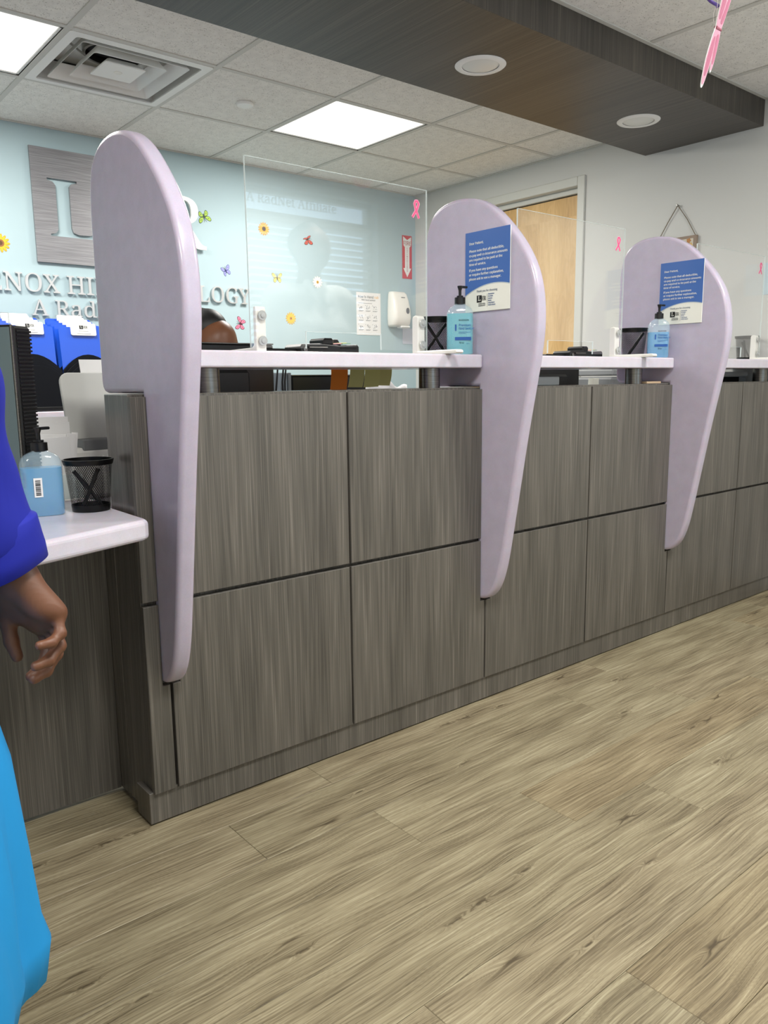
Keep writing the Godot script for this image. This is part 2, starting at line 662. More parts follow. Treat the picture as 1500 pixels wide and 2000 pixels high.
# ---------------------------------------------------------------- the room
func build_shell() -> void:
	# floor: slab with separate planks laid along x
	var fl := struct("floor", box(Vector3(XR - XL + 0.3, 0.1, ZF - ZB + 0.3)), M.subfloor, Vector3((XR + XL) / 2, -0.056, (ZF + ZB) / 2))
	var len := 1.23
	var wid := 0.1775
	var start := {-2: 0.4, -1: 1.123, 0: 0.816, 1: 1.12, 2: 0.23, 3: 1.74, 4: 0.80, 5: 1.128, 6: 0.5, 7: 1.5, 8: 0.9, 9: 0.2, 10: 1.3, 11: 0.7, 12: 1.0, 13: 0.3}
	var meshes := {}
	for row in range(-2, 14):
		var z0: float = -1.585 + wid * row
		var z1: float = minf(z0 + wid, ZF)
		var x: float = start[row]
		while x > XL:
			x -= len
		while x < XR:
			var a := maxf(x, XL)
			var b := minf(x + len, XR)
			if b - a > 0.01:
				var flip := rng.randi_range(0, 3)
				var key := "%.3f %.3f %.3f %d" % [a - x, b - x, z1 - z0, flip]
				if not meshes.has(key):
					meshes[key] = plank_mesh(b - a, z1 - z0, (a - x) / len, (b - x) / len, flip)
				var o := part(fl, "plank", meshes[key], M["plank%d" % rng.randi_range(0, 17)])
				o.position = Vector3((a + b) / 2, -0.003, (z0 + z1) / 2) - fl.position
			x += len
	# walls, each with thickness
	var top := HC + 0.25
	struct("wall_back", box(Vector3(XR - XL + 0.4, top, 0.15)), M.blue, Vector3((XR + XL) / 2, top / 2, ZB - 0.075))
	struct("wall_left", box(Vector3(0.15, top, ZF - ZB)), M.plaster, Vector3(XL - 0.075, top / 2, (ZF + ZB) / 2))
	# right wall with the door opening
	var dz0 := -3.88
	var dz1 := -2.965
	var dtop := 2.15
	var st := stool()
	abox(st, Vector3(XR + 0.075, top / 2, (dz1 + ZF) / 2), Vector3(0.15, top, ZF - dz1))
	abox(st, Vector3(XR + 0.075, top / 2, (ZB + dz0) / 2), Vector3(0.15, top, dz0 - ZB))
	abox(st, Vector3(XR + 0.075, (dtop + top) / 2, (dz0 + dz1) / 2), Vector3(0.15, top - dtop, dz1 - dz0))
	struct("wall_right", done(st), M.plaster)
	var d := Node3D.new()
	d.name = "door_1"
	add_child(d)
	tag(d, "pale maple door in a light grey metal frame", "", "", "structure")
	span(d, "door_leaf", Vector3(XR + 0.055, 0.01, dz0 + 0.025), Vector3(XR + 0.10, dtop - 0.035, dz1 - 0.022), M.door, 0.002)
	span(d, "backing", Vector3(XR + 0.105, 0, dz0), Vector3(XR + 0.15, dtop, dz1), M.trimgrey)  # unseen panel added to stop outside light leaking round the leaf
	span(d, "casing", Vector3(XR - 0.014, 0, dz1), Vector3(XR + 0.15, dtop + 0.05, dz1 + 0.05), M.trimgrey, 0.003)
	span(d, "casing", Vector3(XR - 0.014, 0, dz0 - 0.05), Vector3(XR + 0.15, dtop + 0.05, dz0), M.trimgrey, 0.003)
	span(d, "casing", Vector3(XR - 0.014, dtop, dz0), Vector3(XR + 0.15, dtop + 0.05, dz1), M.trimgrey, 0.003)
	span(d, "door_stop", Vector3(XR + 0.035, dtop - 0.03, dz0 + 0.022), Vector3(XR + 0.054, dtop, dz1 - 0.02), M.trimgrey, 0.002)
	span(d, "door_stop", Vector3(XR + 0.035, 0, dz1 - 0.02), Vector3(XR + 0.054, dtop, dz1), M.trimgrey, 0.002)
	span(d, "door_stop", Vector3(XR + 0.035, 0, dz0), Vector3(XR + 0.054, dtop, dz0 + 0.022), M.trimgrey, 0.002)
	st = stool()
	alathe(st, [Vector2(0, 0), Vector2(0.026, 0.0), Vector2(0.026, 0.01), Vector2(0.010, 0.014), Vector2(0.010, 0.05), Vector2(0, 0.05)], 20)
	abox(st, Vector3(0.045, 0.052, 0), Vector3(0.11, 0.014, 0.018), 0.004)
	part(d, "handle", done(st), M.steel, Vector3(XR + 0.055, 1.0, dz0 + 0.09), Vector3(0, PI / 2, PI / 2))
	# window wall behind the camera: one mirrored window, one added for its daylight
	var wins := [[2.62, 3.70, 0.85, 2.28], [0.85, 2.30, 0.85, 2.28]]
	st = stool()
	for q in [[XL, 0.85], [2.30, 2.62], [3.70, XR + 0.15]]:
		abox(st, Vector3((q[0] + q[1]) / 2, top / 2, ZF + 0.075), Vector3(q[1] - q[0], top, 0.15))
	for q in wins:
		abox(st, Vector3((q[0] + q[1]) / 2, q[2] / 2, ZF + 0.075), Vector3(q[1] - q[0], q[2], 0.15))
		abox(st, Vector3((q[0] + q[1]) / 2, (q[3] + top) / 2, ZF + 0.075), Vector3(q[1] - q[0], top - q[3], 0.15))
	struct("wall_front", done(st), M.plaster)
	for n in 2:  # the second window is unseen, added to brighten ceiling and desk front
		var wx0: float = wins[n][0]
		var wx1: float = wins[n][1]
		var wy0: float = wins[n][2]
		var wy1: float = wins[n][3]
		var w := Node3D.new()
		w.name = "window_%d" % (n + 1)
		add_child(w)
		tag(w, "out-of-view window with white venetian blinds", "", "", "structure")
		span(w, "pane", Vector3(wx0, wy0, ZF + 0.10), Vector3(wx1, wy1, ZF + 0.106), M.acrylic)
		for q in [[wx0, wx0 + 0.04, wy0, wy1], [wx1 - 0.04, wx1, wy0, wy1], [wx0, wx1, wy0, wy0 + 0.04], [wx0, wx1, wy1 - 0.03, wy1], [wx0, wx1, 2.10, 2.14]]:
			span(w, "window_frame", Vector3(q[0], q[2], ZF + 0.07), Vector3(q[1], q[3], ZF + 0.13), M.trimgrey, 0.003)
		var slat := box(Vector3(wx1 - wx0 - 0.1, 0.0016, 0.048))
		for k in 27:
			part(w, "blind_slat", slat, M.white, Vector3((wx0 + wx1) / 2, 2.06 - k * 0.044, ZF + 0.04), Vector3(deg_to_rad(28), 0, 0))
		span(w, "head_rail", Vector3(wx0 + 0.04, 2.07, ZF + 0.012), Vector3(wx1 - 0.04, 2.10, ZF + 0.06), M.white, 0.003)
		if n == 0:
			# lettering stuck to the transom glass, meant to be read from the street
			var tm := lettering(w, "A RadNet Affiliate", 0.06, M.inkgrey, Vector3(wx0 + 0.08, 2.17, ZF + 0.098), Vector3.ZERO, serif)
			tm.name = "window_lettering"

func plank_mesh(lx: float, lz: float, u0: float, u1: float, flip: int) -> ArrayMesh:
	var st := stool()
	var hx := lx / 2 - 0.0003
	var hz := lz / 2 - 0.0004
	var b := 0.0009
	var y := 0.003
	var tops := [Vector3(-hx + b, y, -hz + b), Vector3(hx - b, y, -hz + b), Vector3(hx - b, y, hz - b), Vector3(-hx + b, y, hz - b)]
	var rims := [Vector3(-hx, y - b, -hz), Vector3(hx, y - b, -hz), Vector3(hx, y - b, hz), Vector3(-hx, y - b, hz)]
	var lows := [Vector3(-hx, -y, -hz), Vector3(hx, -y, -hz), Vector3(hx, -y, hz), Vector3(-hx, -y, hz)]
	var put := func(p: Vector3):
		var u := lerpf(u0, u1, (p.x + hx) / (2 * hx))
		var v := (p.z + hz) / (2 * hz)
		if flip & 1:
			u = 1.0 - u
		if flip & 2:
			v = 1.0 - v
		st.set_smooth_group(4294967295)
		st.set_uv(Vector2(u, v))
		st.add_vertex(p)
	for q in [[tops[0], tops[1], tops[2]], [tops[0], tops[2], tops[3]]]:
		for p in q:
			put.call(p)
	for pair in [[rims, tops], [lows, rims]]:
		for i in 4:
			var j := (i + 1) % 4
			var a: Vector3 = pair[0][i]
			var c: Vector3 = pair[0][j]
			var d: Vector3 = pair[1][j]
			var e: Vector3 = pair[1][i]
			for p in [a, c, d, a, d, e]:
				put.call(p)
	return done(st)

func build_ceiling() -> void:
	var gx := []
	for k in range(-6, 6):
		gx.append(1.129 + 0.6065 * k)
	var rows := [[-4.38, -3.755], [-3.755, -3.142], [-3.142, -2.537], [-1.905, -1.295], [-1.295, -0.685], [-0.685, -0.075], [-0.075, 0.535], [0.535, 0.90]]
	var cl := struct("ceiling", box(Vector3(XR - XL + 0.3, 0.06, ZF - ZB + 0.3)), M.plaster, Vector3((XR + XL) / 2, HC + 0.2, (ZF + ZB) / 2))
	var special := {"-1,1": "light", "2,1": "light", "0,1": "vent", "-1,5": "light", "2,5": "light", "-4,5": "light"}
	var meshes := {}
	for ri in rows.size():
		var z0: float = rows[ri][0]
		var z1: float = rows[ri][1]
		for k in range(-6, 5):
			var x0: float = 1.129 + 0.6065 * k
			var x1: float = minf(x0 + 0.6065, XR)
			if x0 < XL:
				x0 = XL
			if x1 - x0 < 0.03:
				continue
			if special.has("%d,%d" % [k, ri]):
				continue
			var key := "%.3f %.3f" % [x1 - x0, z1 - z0]
			if not meshes.has(key):
				meshes[key] = box(Vector3(x1 - x0 - 0.006, 0.014, z1 - z0 - 0.006), 0.002)
			part(cl, "ceiling_tile", meshes[key], M.tile, Vector3((x0 + x1) / 2, HC + 0.0085, (z0 + z1) / 2) - cl.position)
	# metal grid
	for zz in [[-4.38, -2.537], [-1.905, 0.90]]:
		for x in gx:
			if x > XL and x < XR:
				part(cl, "grid_bar", box(Vector3(0.024, 0.004, zz[1] - zz[0]), 0.001), M.grid, Vector3(x, HC - 0.0006, (zz[0] + zz[1]) / 2) - cl.position)
	for z in [-3.755, -3.142, -1.295, -0.685, -0.075, 0.535]:
		part(cl, "grid_bar", box(Vector3(XR - XL, 0.004, 0.024), 0.001), M.grid, Vector3((XL + XR) / 2, HC - 0.0002, z) - cl.position)
	for q in [[-4.38 + 0.008, 0.016], [-2.537 - 0.006, 0.012], [-1.905 + 0.010, 0.020], [0.892, 0.016]]:
		part(cl, "edge_angle", box(Vector3(XR - XL, 0.005, q[1]), 0.001), M.grid, Vector3((XL + XR) / 2, HC - 0.0018, q[0]) - cl.position)
	for zz in [[-4.38, -2.537], [-1.905, 0.90]]:
		part(cl, "edge_angle", box(Vector3(0.016, 0.005, zz[1] - zz[0]), 0.001), M.grid, Vector3(XR - 0.008, HC - 0.0016, (zz[0] + zz[1]) / 2) - cl.position)
	# light panels
	light_panel(0.826, -3.4485, "square LED ceiling panel at the left, beside the air diffuser", 3.1)
	light_panel(2.645, -3.4485, "square LED ceiling panel in the middle, over the blue wall", 3.1)
	light_panel(0.826, -0.38, "square LED ceiling panel above the waiting room by the lady in blue", 3.1)
	light_panel(2.645, -0.38, "square LED ceiling panel above the waiting room near the window", 3.1)
	light_panel(-0.993, -0.38, "unseen square LED ceiling panel added at the far left of the waiting room", 3.1)  # unseen lamp added to light the first fin from the left
	vent(1.432, -3.4485)
	single("sprinkler_cover", "small round white cover plate in a ceiling tile", "cover plate", lathe([Vector2(0, 0), Vector2(0.036, 0), Vector2(0.040, 0.004), Vector2(0.040, 0.012), Vector2(0, 0.012)], 32), M.white, Vector3(2.042, HC - 0.0112, -3.455))
	# soffit over the desk, wood laminate tinted darker
	var so := thing("wood_soffit", "long wood laminate soffit box tinted darker, hanging over the reception desk", "soffit")
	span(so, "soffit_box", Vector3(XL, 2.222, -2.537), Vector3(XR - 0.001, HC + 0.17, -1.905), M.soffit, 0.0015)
	down_light(2.345, "round white recessed downlight near the middle of the soffit")
	down_light(3.402, "round white recessed downlight at the wall end of the soffit")

func light_panel(x: float, z: float, label: String, energy: float) -> void:
	var t := thing("light_panel", label, "ceiling light", Vector3(x, HC, z), 0.0, "LED ceiling panels")
	var s := 0.578
	var w := 0.012
	for q in [[s / 2 - w / 2, 0.0, w, s], [-s / 2 + w / 2, 0.0, w, s], [0.0, s / 2 - w / 2, s, w], [0.0, -s / 2 + w / 2, s, w]]:
		part(t, "frame", box(Vector3(q[2], 0.014, q[3]), 0.002), M.white, Vector3(q[0], 0.008, q[1]))
	part(t, "light_diffuser", box(Vector3(s - 2 * w, 0.006, s - 2 * w)), glow(Color(1.0, 0.985, 0.94), 1.6), Vector3(0, 0.007, 0))
	part(t, "back", box(Vector3(s, 0.02, s), 0.002), M.white, Vector3(0, 0.026, 0))
	var l := AreaLight3D.new()
	l.name = "panel_light"
	l.area_size = Vector2(s - 2 * w, s - 2 * w)
	l.area_normalize_energy = true
	l.light_energy = energy
	l.light_color = Color(1.0, 0.99, 0.965)
	l.area_range = 12.0
	l.shadow_enabled = true
	t.add_child(l)
	l.position = Vector3(0, -0.004, 0)
	l.rotation_degrees = Vector3(-90, 0, 0)

func sqring(a: float, ya: float, b: float, yb: float, th: float) -> ArrayMesh:
	var st := stool()
	var secs := []
	for q in [[a, ya], [b, yb], [b, yb + th], [a, ya + th], [a, ya]]:
		var p := PackedVector3Array()
		for k in rrect(q[0] * 2, q[0] * 2, minf(0.012, q[0] * 0.2), 3):
			p.append(Vector3(k.x, q[1], k.y))
		secs.append(p)
	aloft(st, secs, false, false, false)
	return done(st)

func vent(x: float, z: float) -> void:
	var t := thing("air_diffuser", "white square air diffuser with nested louvres in the ceiling", "vent", Vector3(x, HC, z))
	part(t, "frame", sqring(0.294, -0.004, 0.258, -0.006, 0.006), M.white)
	part(t, "frame", sqring(0.262, -0.002, 0.288, 0.09, 0.002), M.white)
	var st := stool()
	abox(st, Vector3(0, 0.105, 0), Vector3(0.6, 0.01, 0.6))
	part(t, "plenum", done(st), M.grid)
	part(t, "duct", lathe([Vector2(0.0, 0), Vector2(0.115, 0), Vector2(0.12, 0.003)], 40), M.gap, Vector3(0.0, 0.097, -0.02), Vector3.ZERO)
	part(t, "duct_collar", lathe([Vector2(0.118, 0.0), Vector2(0.130, 0.0), Vector2(0.130, -0.03), Vector2(0.118, -0.03), Vector2(0.118, 0.0)], 40), M.steel, Vector3(0, 0.1, -0.02))
	part(t, "louvre", sqring(0.222, -0.004, 0.186, 0.050, 0.003), M.white)
	part(t, "louvre", sqring(0.152, -0.004, 0.122, 0.042, 0.003), M.white)
	part(t, "centre_plate", sqring(0.088, -0.002, 0.062, 0.022, 0.003), M.white)
	part(t, "centre_plate", box(Vector3(0.172, 0.003, 0.172), 0.001), M.white, Vector3(0, -0.001, 0))
	part(t, "screw_cap", lathe([Vector2(0, 0), Vector2(0.017, 0), Vector2(0.018, 0.004), Vector2(0, 0.004)], 20), M.whitegloss, Vector3(0, -0.0045, 0))
	for a in [0.0, PI / 2, PI, -PI / 2]:
		part(t, "strut", box(Vector3(0.20, 0.012, 0.004), 0.001), M.grid, Vector3(cos(a) * 0.18, 0.06, sin(a) * 0.18), Vector3(0, -a + PI / 4, 0))

func down_light(x: float, label: String) -> void:
	var t := thing("downlight", label, "ceiling light", Vector3(x, 2.222, -2.228), 0.0, "soffit downlights")
	part(t, "trim_ring", lathe([Vector2(0.070, -0.003), Vector2(0.072, -0.006), Vector2(0.092, -0.005), Vector2(0.097, -0.001), Vector2(0.097, 0.0), Vector2(0.068, 0.0)], 48), M.white)
	part(t, "lens", lathe([Vector2(0.0, -0.0105), Vector2(0.04, -0.0095), Vector2(0.062, -0.005), Vector2(0.070, -0.001)], 48), mat(rgb8(226, 226, 220), 0.35))

# ---------------------------------------------------------------- the desk
func panel(parent: Node, poly: PackedVector2Array, k: int) -> MeshInstance3D:
	return part(parent, "front_panel", extrude(poly, 0.018, 0.0012, 1), M["wood%d" % (k % 4)], Vector3(0, 0, ZD - 0.009))

func rect_poly(x0: float, y0: float, x1: float, y1: float) -> PackedVector2Array:
	return PackedVector2Array([Vector2(x0, y0), Vector2(x0, y1), Vector2(x1, y1), Vector2(x1, y0)])

func build_desk() -> void:
	var t := thing("reception_desk", "long grey wood laminate reception desk with square front panels", "desk")
	span(t, "body", Vector3(0.686, 0.012, ZD - 0.158), Vector3(XR - 0.002, 1.026, ZD - 0.020), M.endwood, 0.0015)
	span(t, "kick_board", Vector3(0.673, 0.004, ZD - 0.085), Vector3(XR - 0.002, 0.083, ZD - 0.008), M.kick, 0.001)
	span(t, "end_panel", Vector3(0.6855, 0.012, -1.936), Vector3(0.6985, 0.718, ZD - 0.160), M.endwood, 0.001)
	var ylo := 0.080
	var ym0 := 0.5425
	var ym1 := 0.5525
	var ytop := 1.0205
	var g := 0.0035
	var notch := 0.345
	# strip left of the first fin
	panel(t, rect_poly(0.684, ym1, FIN[0] - FT / 2 - 0.001, ytop), 2)
	panel(t, PackedVector2Array([Vector2(0.684, ylo), Vector2(0.684, ym0), Vector2(FIN[0] - FT / 2 - 0.001, ym0), Vector2(FIN[0] - FT / 2 - 0.001, notch), Vector2(FIN[0] - g, notch), Vector2(FIN[0] - g, ylo)]), 1)
	for k in 3:
		var a: float = FIN[k]
		var s: float = SEAM[k]
		var last := k == 2
		var b: float = XR - 0.003 if last else FIN[k + 1]
		var ra: float = a + FT / 2 + 0.001
		panel(t, rect_poly(ra, ym1, s - g, ytop), k)
		panel(t, PackedVector2Array([Vector2(a + g, ylo), Vector2(a + g, notch), Vector2(ra, notch), Vector2(ra, ym0), Vector2(s - g, ym0), Vector2(s - g, ylo)]), k + 3)
		if last:
			panel(t, rect_poly(s + g, ym1, b, ytop), k + 1)
			panel(t, rect_poly(s + g, ylo, b, ym0), k + 2)
		else:
			var rb: float = b - FT / 2 - 0.001
			panel(t, rect_poly(s + g, ym1, rb, ytop), k + 1)
			panel(t, PackedVector2Array([Vector2(s + g, ylo), Vector2(s + g, ym0), Vector2(rb, ym0), Vector2(rb, notch), Vector2(b - g, notch), Vector2(b - g, ylo)]), k + 2)
	span(t, "staff_worktop", Vector3(0.700, 0.72, -2.42), Vector3(XR - 0.002, 0.75, ZD - 0.160), M.slab, 0.004)
	for x in [0.9, 2.4, 3.85]:
		span(t, "worktop_leg", Vector3(x, 0, -2.40), Vector3(x + 0.03, 0.72, ZD - 0.16), M.wood1, 0.001)
	# low counter at the left
	var d := thing("low_counter_desk", "low dark wood desk with knee space at the left end", "desk")
	span(d, "knee_panel", Vector3(-1.4, 0.010, -1.935), Vector3(0.685, 0.719, -1.915), M.wood2, 0.001)
	span(d, "side_panel", Vector3(-1.42, 0.0, -2.55), Vector3(-1.4, 0.719, -1.6), M.wood1, 0.001)
	var pts := [Vector2(0.690, 2.55), Vector2(0.690, 1.86)]
	for q in [[0.684, 1.853], [0.677, 1.845], [0.672, 1.80], [0.670, 1.61], [0.667, 1.596], [0.655, 1.584], [0.640, 1.578], [0.56, 1.547], [0.47, 1.512], [0.36, 1.474], [0.22, 1.442], [0.05, 1.418], [-0.2, 1.402], [-0.6, 1.40], [-1.2, 1.40], [-1.42, 1.40]]:
		pts.append(Vector2(q[0], q[1]))
	pts.append(Vector2(-1.42, 2.55))
	var p := PackedVector2Array()
	for q in pts:
		p.append(Vector2(q.x, q.y))
	var st := stool()
	aextrude(st, p, 0.045, 0.011, 4, false)
	var top := part(d, "worktop", done(st), M.slab, Vector3(0, LT - 0.0225, 0), Vector3(-PI / 2, 0, 0))
	tag(top, "pale lavender resin worktop with a bowed front edge")

func fin_outline() -> PackedVector2Array:
	# x here is the distance in front of ZD, y is height
	var front := []
	for q in [[-1.713, 0.352], [-1.690, 0.353], [-1.662, 0.366], [-1.636, 0.398], [-1.616, 0.450], [-1.600, 0.520], [-1.570, 0.690], [-1.540, 0.864], [-1.508, 1.030], [-1.491, 1.120], [-1.482, 1.205], [-1.487, 1.290], [-1.508, 1.365], [-1.547, 1.432], [-1.598, 1.492], [-1.655, 1.545], [-1.715, 1.580], [-1.774, 1.595], [-1.830, 1.597], [-1.882, 1.587], [-1.924, 1.560], [-1.948, 1.512], [-1.956, 1.450]]:
		front.append(Vector2(q[0] - ZD, q[1]))
	var out := smooth_loop(front, 4, false)
	for q in [[-1.957, 1.30], [-1.957, 1.15], [-1.957, 1.055], [-1.953, 1.040], [-1.943, 1.030], [-1.930, 1.0275], [-1.80, 1.0275], [-1.713, 1.0275], [-1.713, 0.9], [-1.713, 0.6]]:
		out.append(Vector2(q[0] - ZD, q[1]))
	return out

func build_fins_and_counters() -> void:
	var mesh := extrude(fin_outline(), FT, 0.011, 4, true)
	var label := ["lavender resin divider fin nearest the camera, left end of desk", "lavender resin divider fin in the middle with a blue notice", "lavender resin divider fin furthest right with a blue notice"]
	for k in 3:
		single("divider_fin", label[k], "divider", mesh, M.resin, Vector3(FIN[k], 0, ZD), Vector3(0, -PI / 2, 0), "divider fins")
	var names := ["raised counter between the left and middle fins", "raised counter between the middle and right fins", "raised counter right of the last fin by the wall"]
	for k in 3:
		var a: float = FIN[k] + FT / 2 + 0.003
		var b: float = FIN[k + 1] - FT / 2 - 0.003 if k < 2 else XR - 0.004
		var t := thing("raised_counter", "pale lavender " + names[k], "counter", Vector3((a + b) / 2, 0, -1.842), 0.0, "raised counters")
		var st := stool()
		aextrude(st, rrect(b - a, 0.315, 0.018, 4), 0.040, 0.005, 3, false)
		part(t, "counter_slab", done(st), M.slab, Vector3(0, CT - 0.020, 0), Vector3(-PI / 2, 0, 0))
		for s in [-1.0, 1.0]:
			part(t, "steel_post", lathe([Vector2(0, 1.026), Vector2(0.032, 1.026), Vector2(0.032, 1.0845), Vector2(0, 1.0845)], 40), M.steel, Vector3(s * ((b - a) / 2 - 0.146), 0, 0.067))
	# clear shields with their brackets
	shield(1.055, 1.667, "clear acrylic shield on the counter left of the middle fin")
	shield(2.075, 2.687, "clear acrylic shield on the counter between middle and right fins")
	shield(3.215, 3.827, "clear acrylic shield on the counter nearest the right wall")

func shield(x0: float, x1: float, label: String) -> void:
	var z := -1.80
	var y0 := CT + 0.013
	var y1 := 1.602
	var t := thing("acrylic_shield", label, "shield", Vector3((x0 + x1) / 2, CT, z), 0.0, "acrylic shields")
	var h := y1 - CT
	var b := y0 - CT
	var w := x1 - x0
	var c0 := -w / 2 + 0.170
	var c1 := -w / 2 + 0.432
	var cy := 0.058
	var p := PackedVector2Array([Vector2(-w / 2, b), Vector2(-w / 2, h), Vector2(w / 2, h), Vector2(w / 2, b), Vector2(c1, b), Vector2(c1, cy), Vector2(c0, cy), Vector2(c0, b)])
	part(t, "pane", extrude(p, 0.0056), M.acrylic)
	var st := stool()
	abox(st, Vector3(w / 2 + 0.0004, (h + b) / 2, 0), Vector3(0.0008, h - b, 0.0054))
	abox(st, Vector3(-w / 2 - 0.0004, (h + b) / 2, 0), Vector3(0.0008, h - b, 0.0054))
	abox(st, Vector3(0, h + 0.0004, 0), Vector3(w, 0.0008, 0.0054))
	abox(st, Vector3((c0 + c1) / 2, cy - 0.0004, 0), Vector3(c1 - c0, 0.0008, 0.0054))
	abox(st, Vector3(c0 + 0.0004, (cy + b) / 2, 0), Vector3(0.0008, cy - b, 0.0054))
	abox(st, Vector3(c1 - 0.0004, (cy + b) / 2, 0), Vector3(0.0008, cy - b, 0.0054))
	part(t, "polished_edge", done(st), M.acrylic_edge)
	# right bracket: foot towards the waiting room; left bracket: foot towards the staff
	for s in [1.0, -1.0]:
		var x: float = w / 2 - 0.018 if s > 0 else -w / 2 + 0.034
		var prof := []
		if s > 0:
			prof = [Vector2(-0.029, 0), Vector2(0.158, 0), Vector2(0.162, 0.004), Vector2(0.160, 0.010), Vector2(0.155, 0.012), Vector2(0.006, 0.012), Vector2(-0.0035, 0.0125), Vector2(-0.0035, 0.108), Vector2(-0.007, 0.115), Vector2(-0.016, 0.118), Vector2(-0.026, 0.115), Vector2(-0.029, 0.108)]
		else:
			prof = [Vector2(-0.0035, 0), Vector2(-0.185, 0), Vector2(-0.189, 0.004), Vector2(-0.187, 0.009), Vector2(-0.180, 0.011), Vector2(-0.030, 0.014), Vector2(-0.020, 0.020), Vector2(-0.018, 0.026), Vector2(-0.018, 0.110), Vector2(-0.016, 0.117), Vector2(-0.006, 0.117), Vector2(-0.0035, 0.110)]
		var q := PackedVector2Array()
		for v in prof:
			q.append(v)
		var br := part(t, "bracket", extrude(q, 0.030, 0.003, 2), M.whitegloss, Vector3(x, 0, 0), Vector3(0, -PI / 2, 0))
		tag(br, "white angle bracket")
		for yy in [0.030, 0.094]:
			var wsh := part(br, "washer", lathe([Vector2(0, 0), Vector2(0.0125, 0), Vector2(0.0125, 0.0022), Vector2(0.0118, 0.003), Vector2(0.006, 0.003), Vector2(0.006, 0.006), Vector2(0, 0.007)], 28), M.zinc, Vector3(0.0032, yy, 0), Vector3(0, 0, -PI / 2))
			tag(wsh, "round steel washer and bolt")
	# small pink ribbon sticker in the upper right corner
	var rb := thing("ribbon_sticker", "small pink ribbon sticker on the " + label.trim_prefix("clear "), "sticker", Vector3(x1 - 0.043, y1 - 0.058, z + 0.0032), 0.0, "pink ribbon stickers")
	ribbon(rb, 0.046)

func ribbon(parent: Node, h: float) -> void:
	var o := [Vector2(-0.30, 0.02), Vector2(0.10, 0.55), Vector2(0.22, 0.85), Vector2(0.10, 1.0), Vector2(-0.06, 0.98), Vector2(-0.14, 0.80), Vector2(-0.05, 0.52), Vector2(0.22, 0.0)]
	var st := stool()
	var st2 := stool()
	for k in o.size() - 1:
		var a: Vector2 = (o[k] - Vector2(0, 0.5)) * h
		var b: Vector2 = (o[k + 1] - Vector2(0, 0.5)) * h
		var d := (b - a).normalized()
		var n := Vector2(-d.y, d.x) * h * 0.062
		var e := d * h * 0.04
		aextrude(st, PackedVector2Array([a + n - e, b + n + e, b - n + e, a - n - e]), 0.0004, 0.0, 1, false, Transform3D(Basis(), Vector3(0, 0, 0.0004 + k * 0.00006)))
		n *= 1.6
		aextrude(st2, PackedVector2Array([a + n - e, b + n + e, b - n + e, a - n - e]), 0.0002, 0.0, 1, false, Transform3D(Basis(), Vector3(0, 0, 0.00005 + k * 0.00001)))
	part(parent, "ribbon", done(st), M.pink)
	part(parent, "backing", done(st2), M.pinklight)

# ---------------------------------------------------------------- things on the walls and signs
func flat(parent: Node, called: String, poly: PackedVector2Array, m: Material, z := 0.0, th := 0.0006, c := Vector2.ZERO) -> MeshInstance3D:
	return part(parent, called, extrude(poly, th), m, Vector3(c.x, c.y, z + th / 2))

func petals(n: int, r0: float, r1: float, sharp := 1.0) -> PackedVector2Array:
	var p := PackedVector2Array()
	for k in n * 8:
		var a := TAU * k / (n * 8)
		var w := pow(absf(cos(a * n / 2.0)), sharp)
		p.append(Vector2(cos(a), sin(a)) * lerpf(r0, r1, w))
	return p

func flower(x: float, y: float, r: float, label: String, c: Color, core: Color, rc: float, n := 13) -> void:
	var t := thing("flower_sticker", label, "sticker", Vector3(x, y, ZB + 0.0005), 0.0, "flower and butterfly stickers on the blue wall")
	flat(t, "petals", petals(n, r * 0.62, r, 0.8), mat(c.darkened(0.12), 0.6), 0.0, 0.0008)
	flat(t, "petals", petals(n, r * 0.5, r * 0.88, 0.8), mat(c, 0.6), 0.0009, 0.0006)
	flat(t, "flower_centre", disc(rc), mat(core, 0.6), 0.0016, 0.0006)
	flat(t, "flower_centre", disc(rc * 0.55), mat(core.darkened(0.35), 0.6), 0.0023, 0.0004)

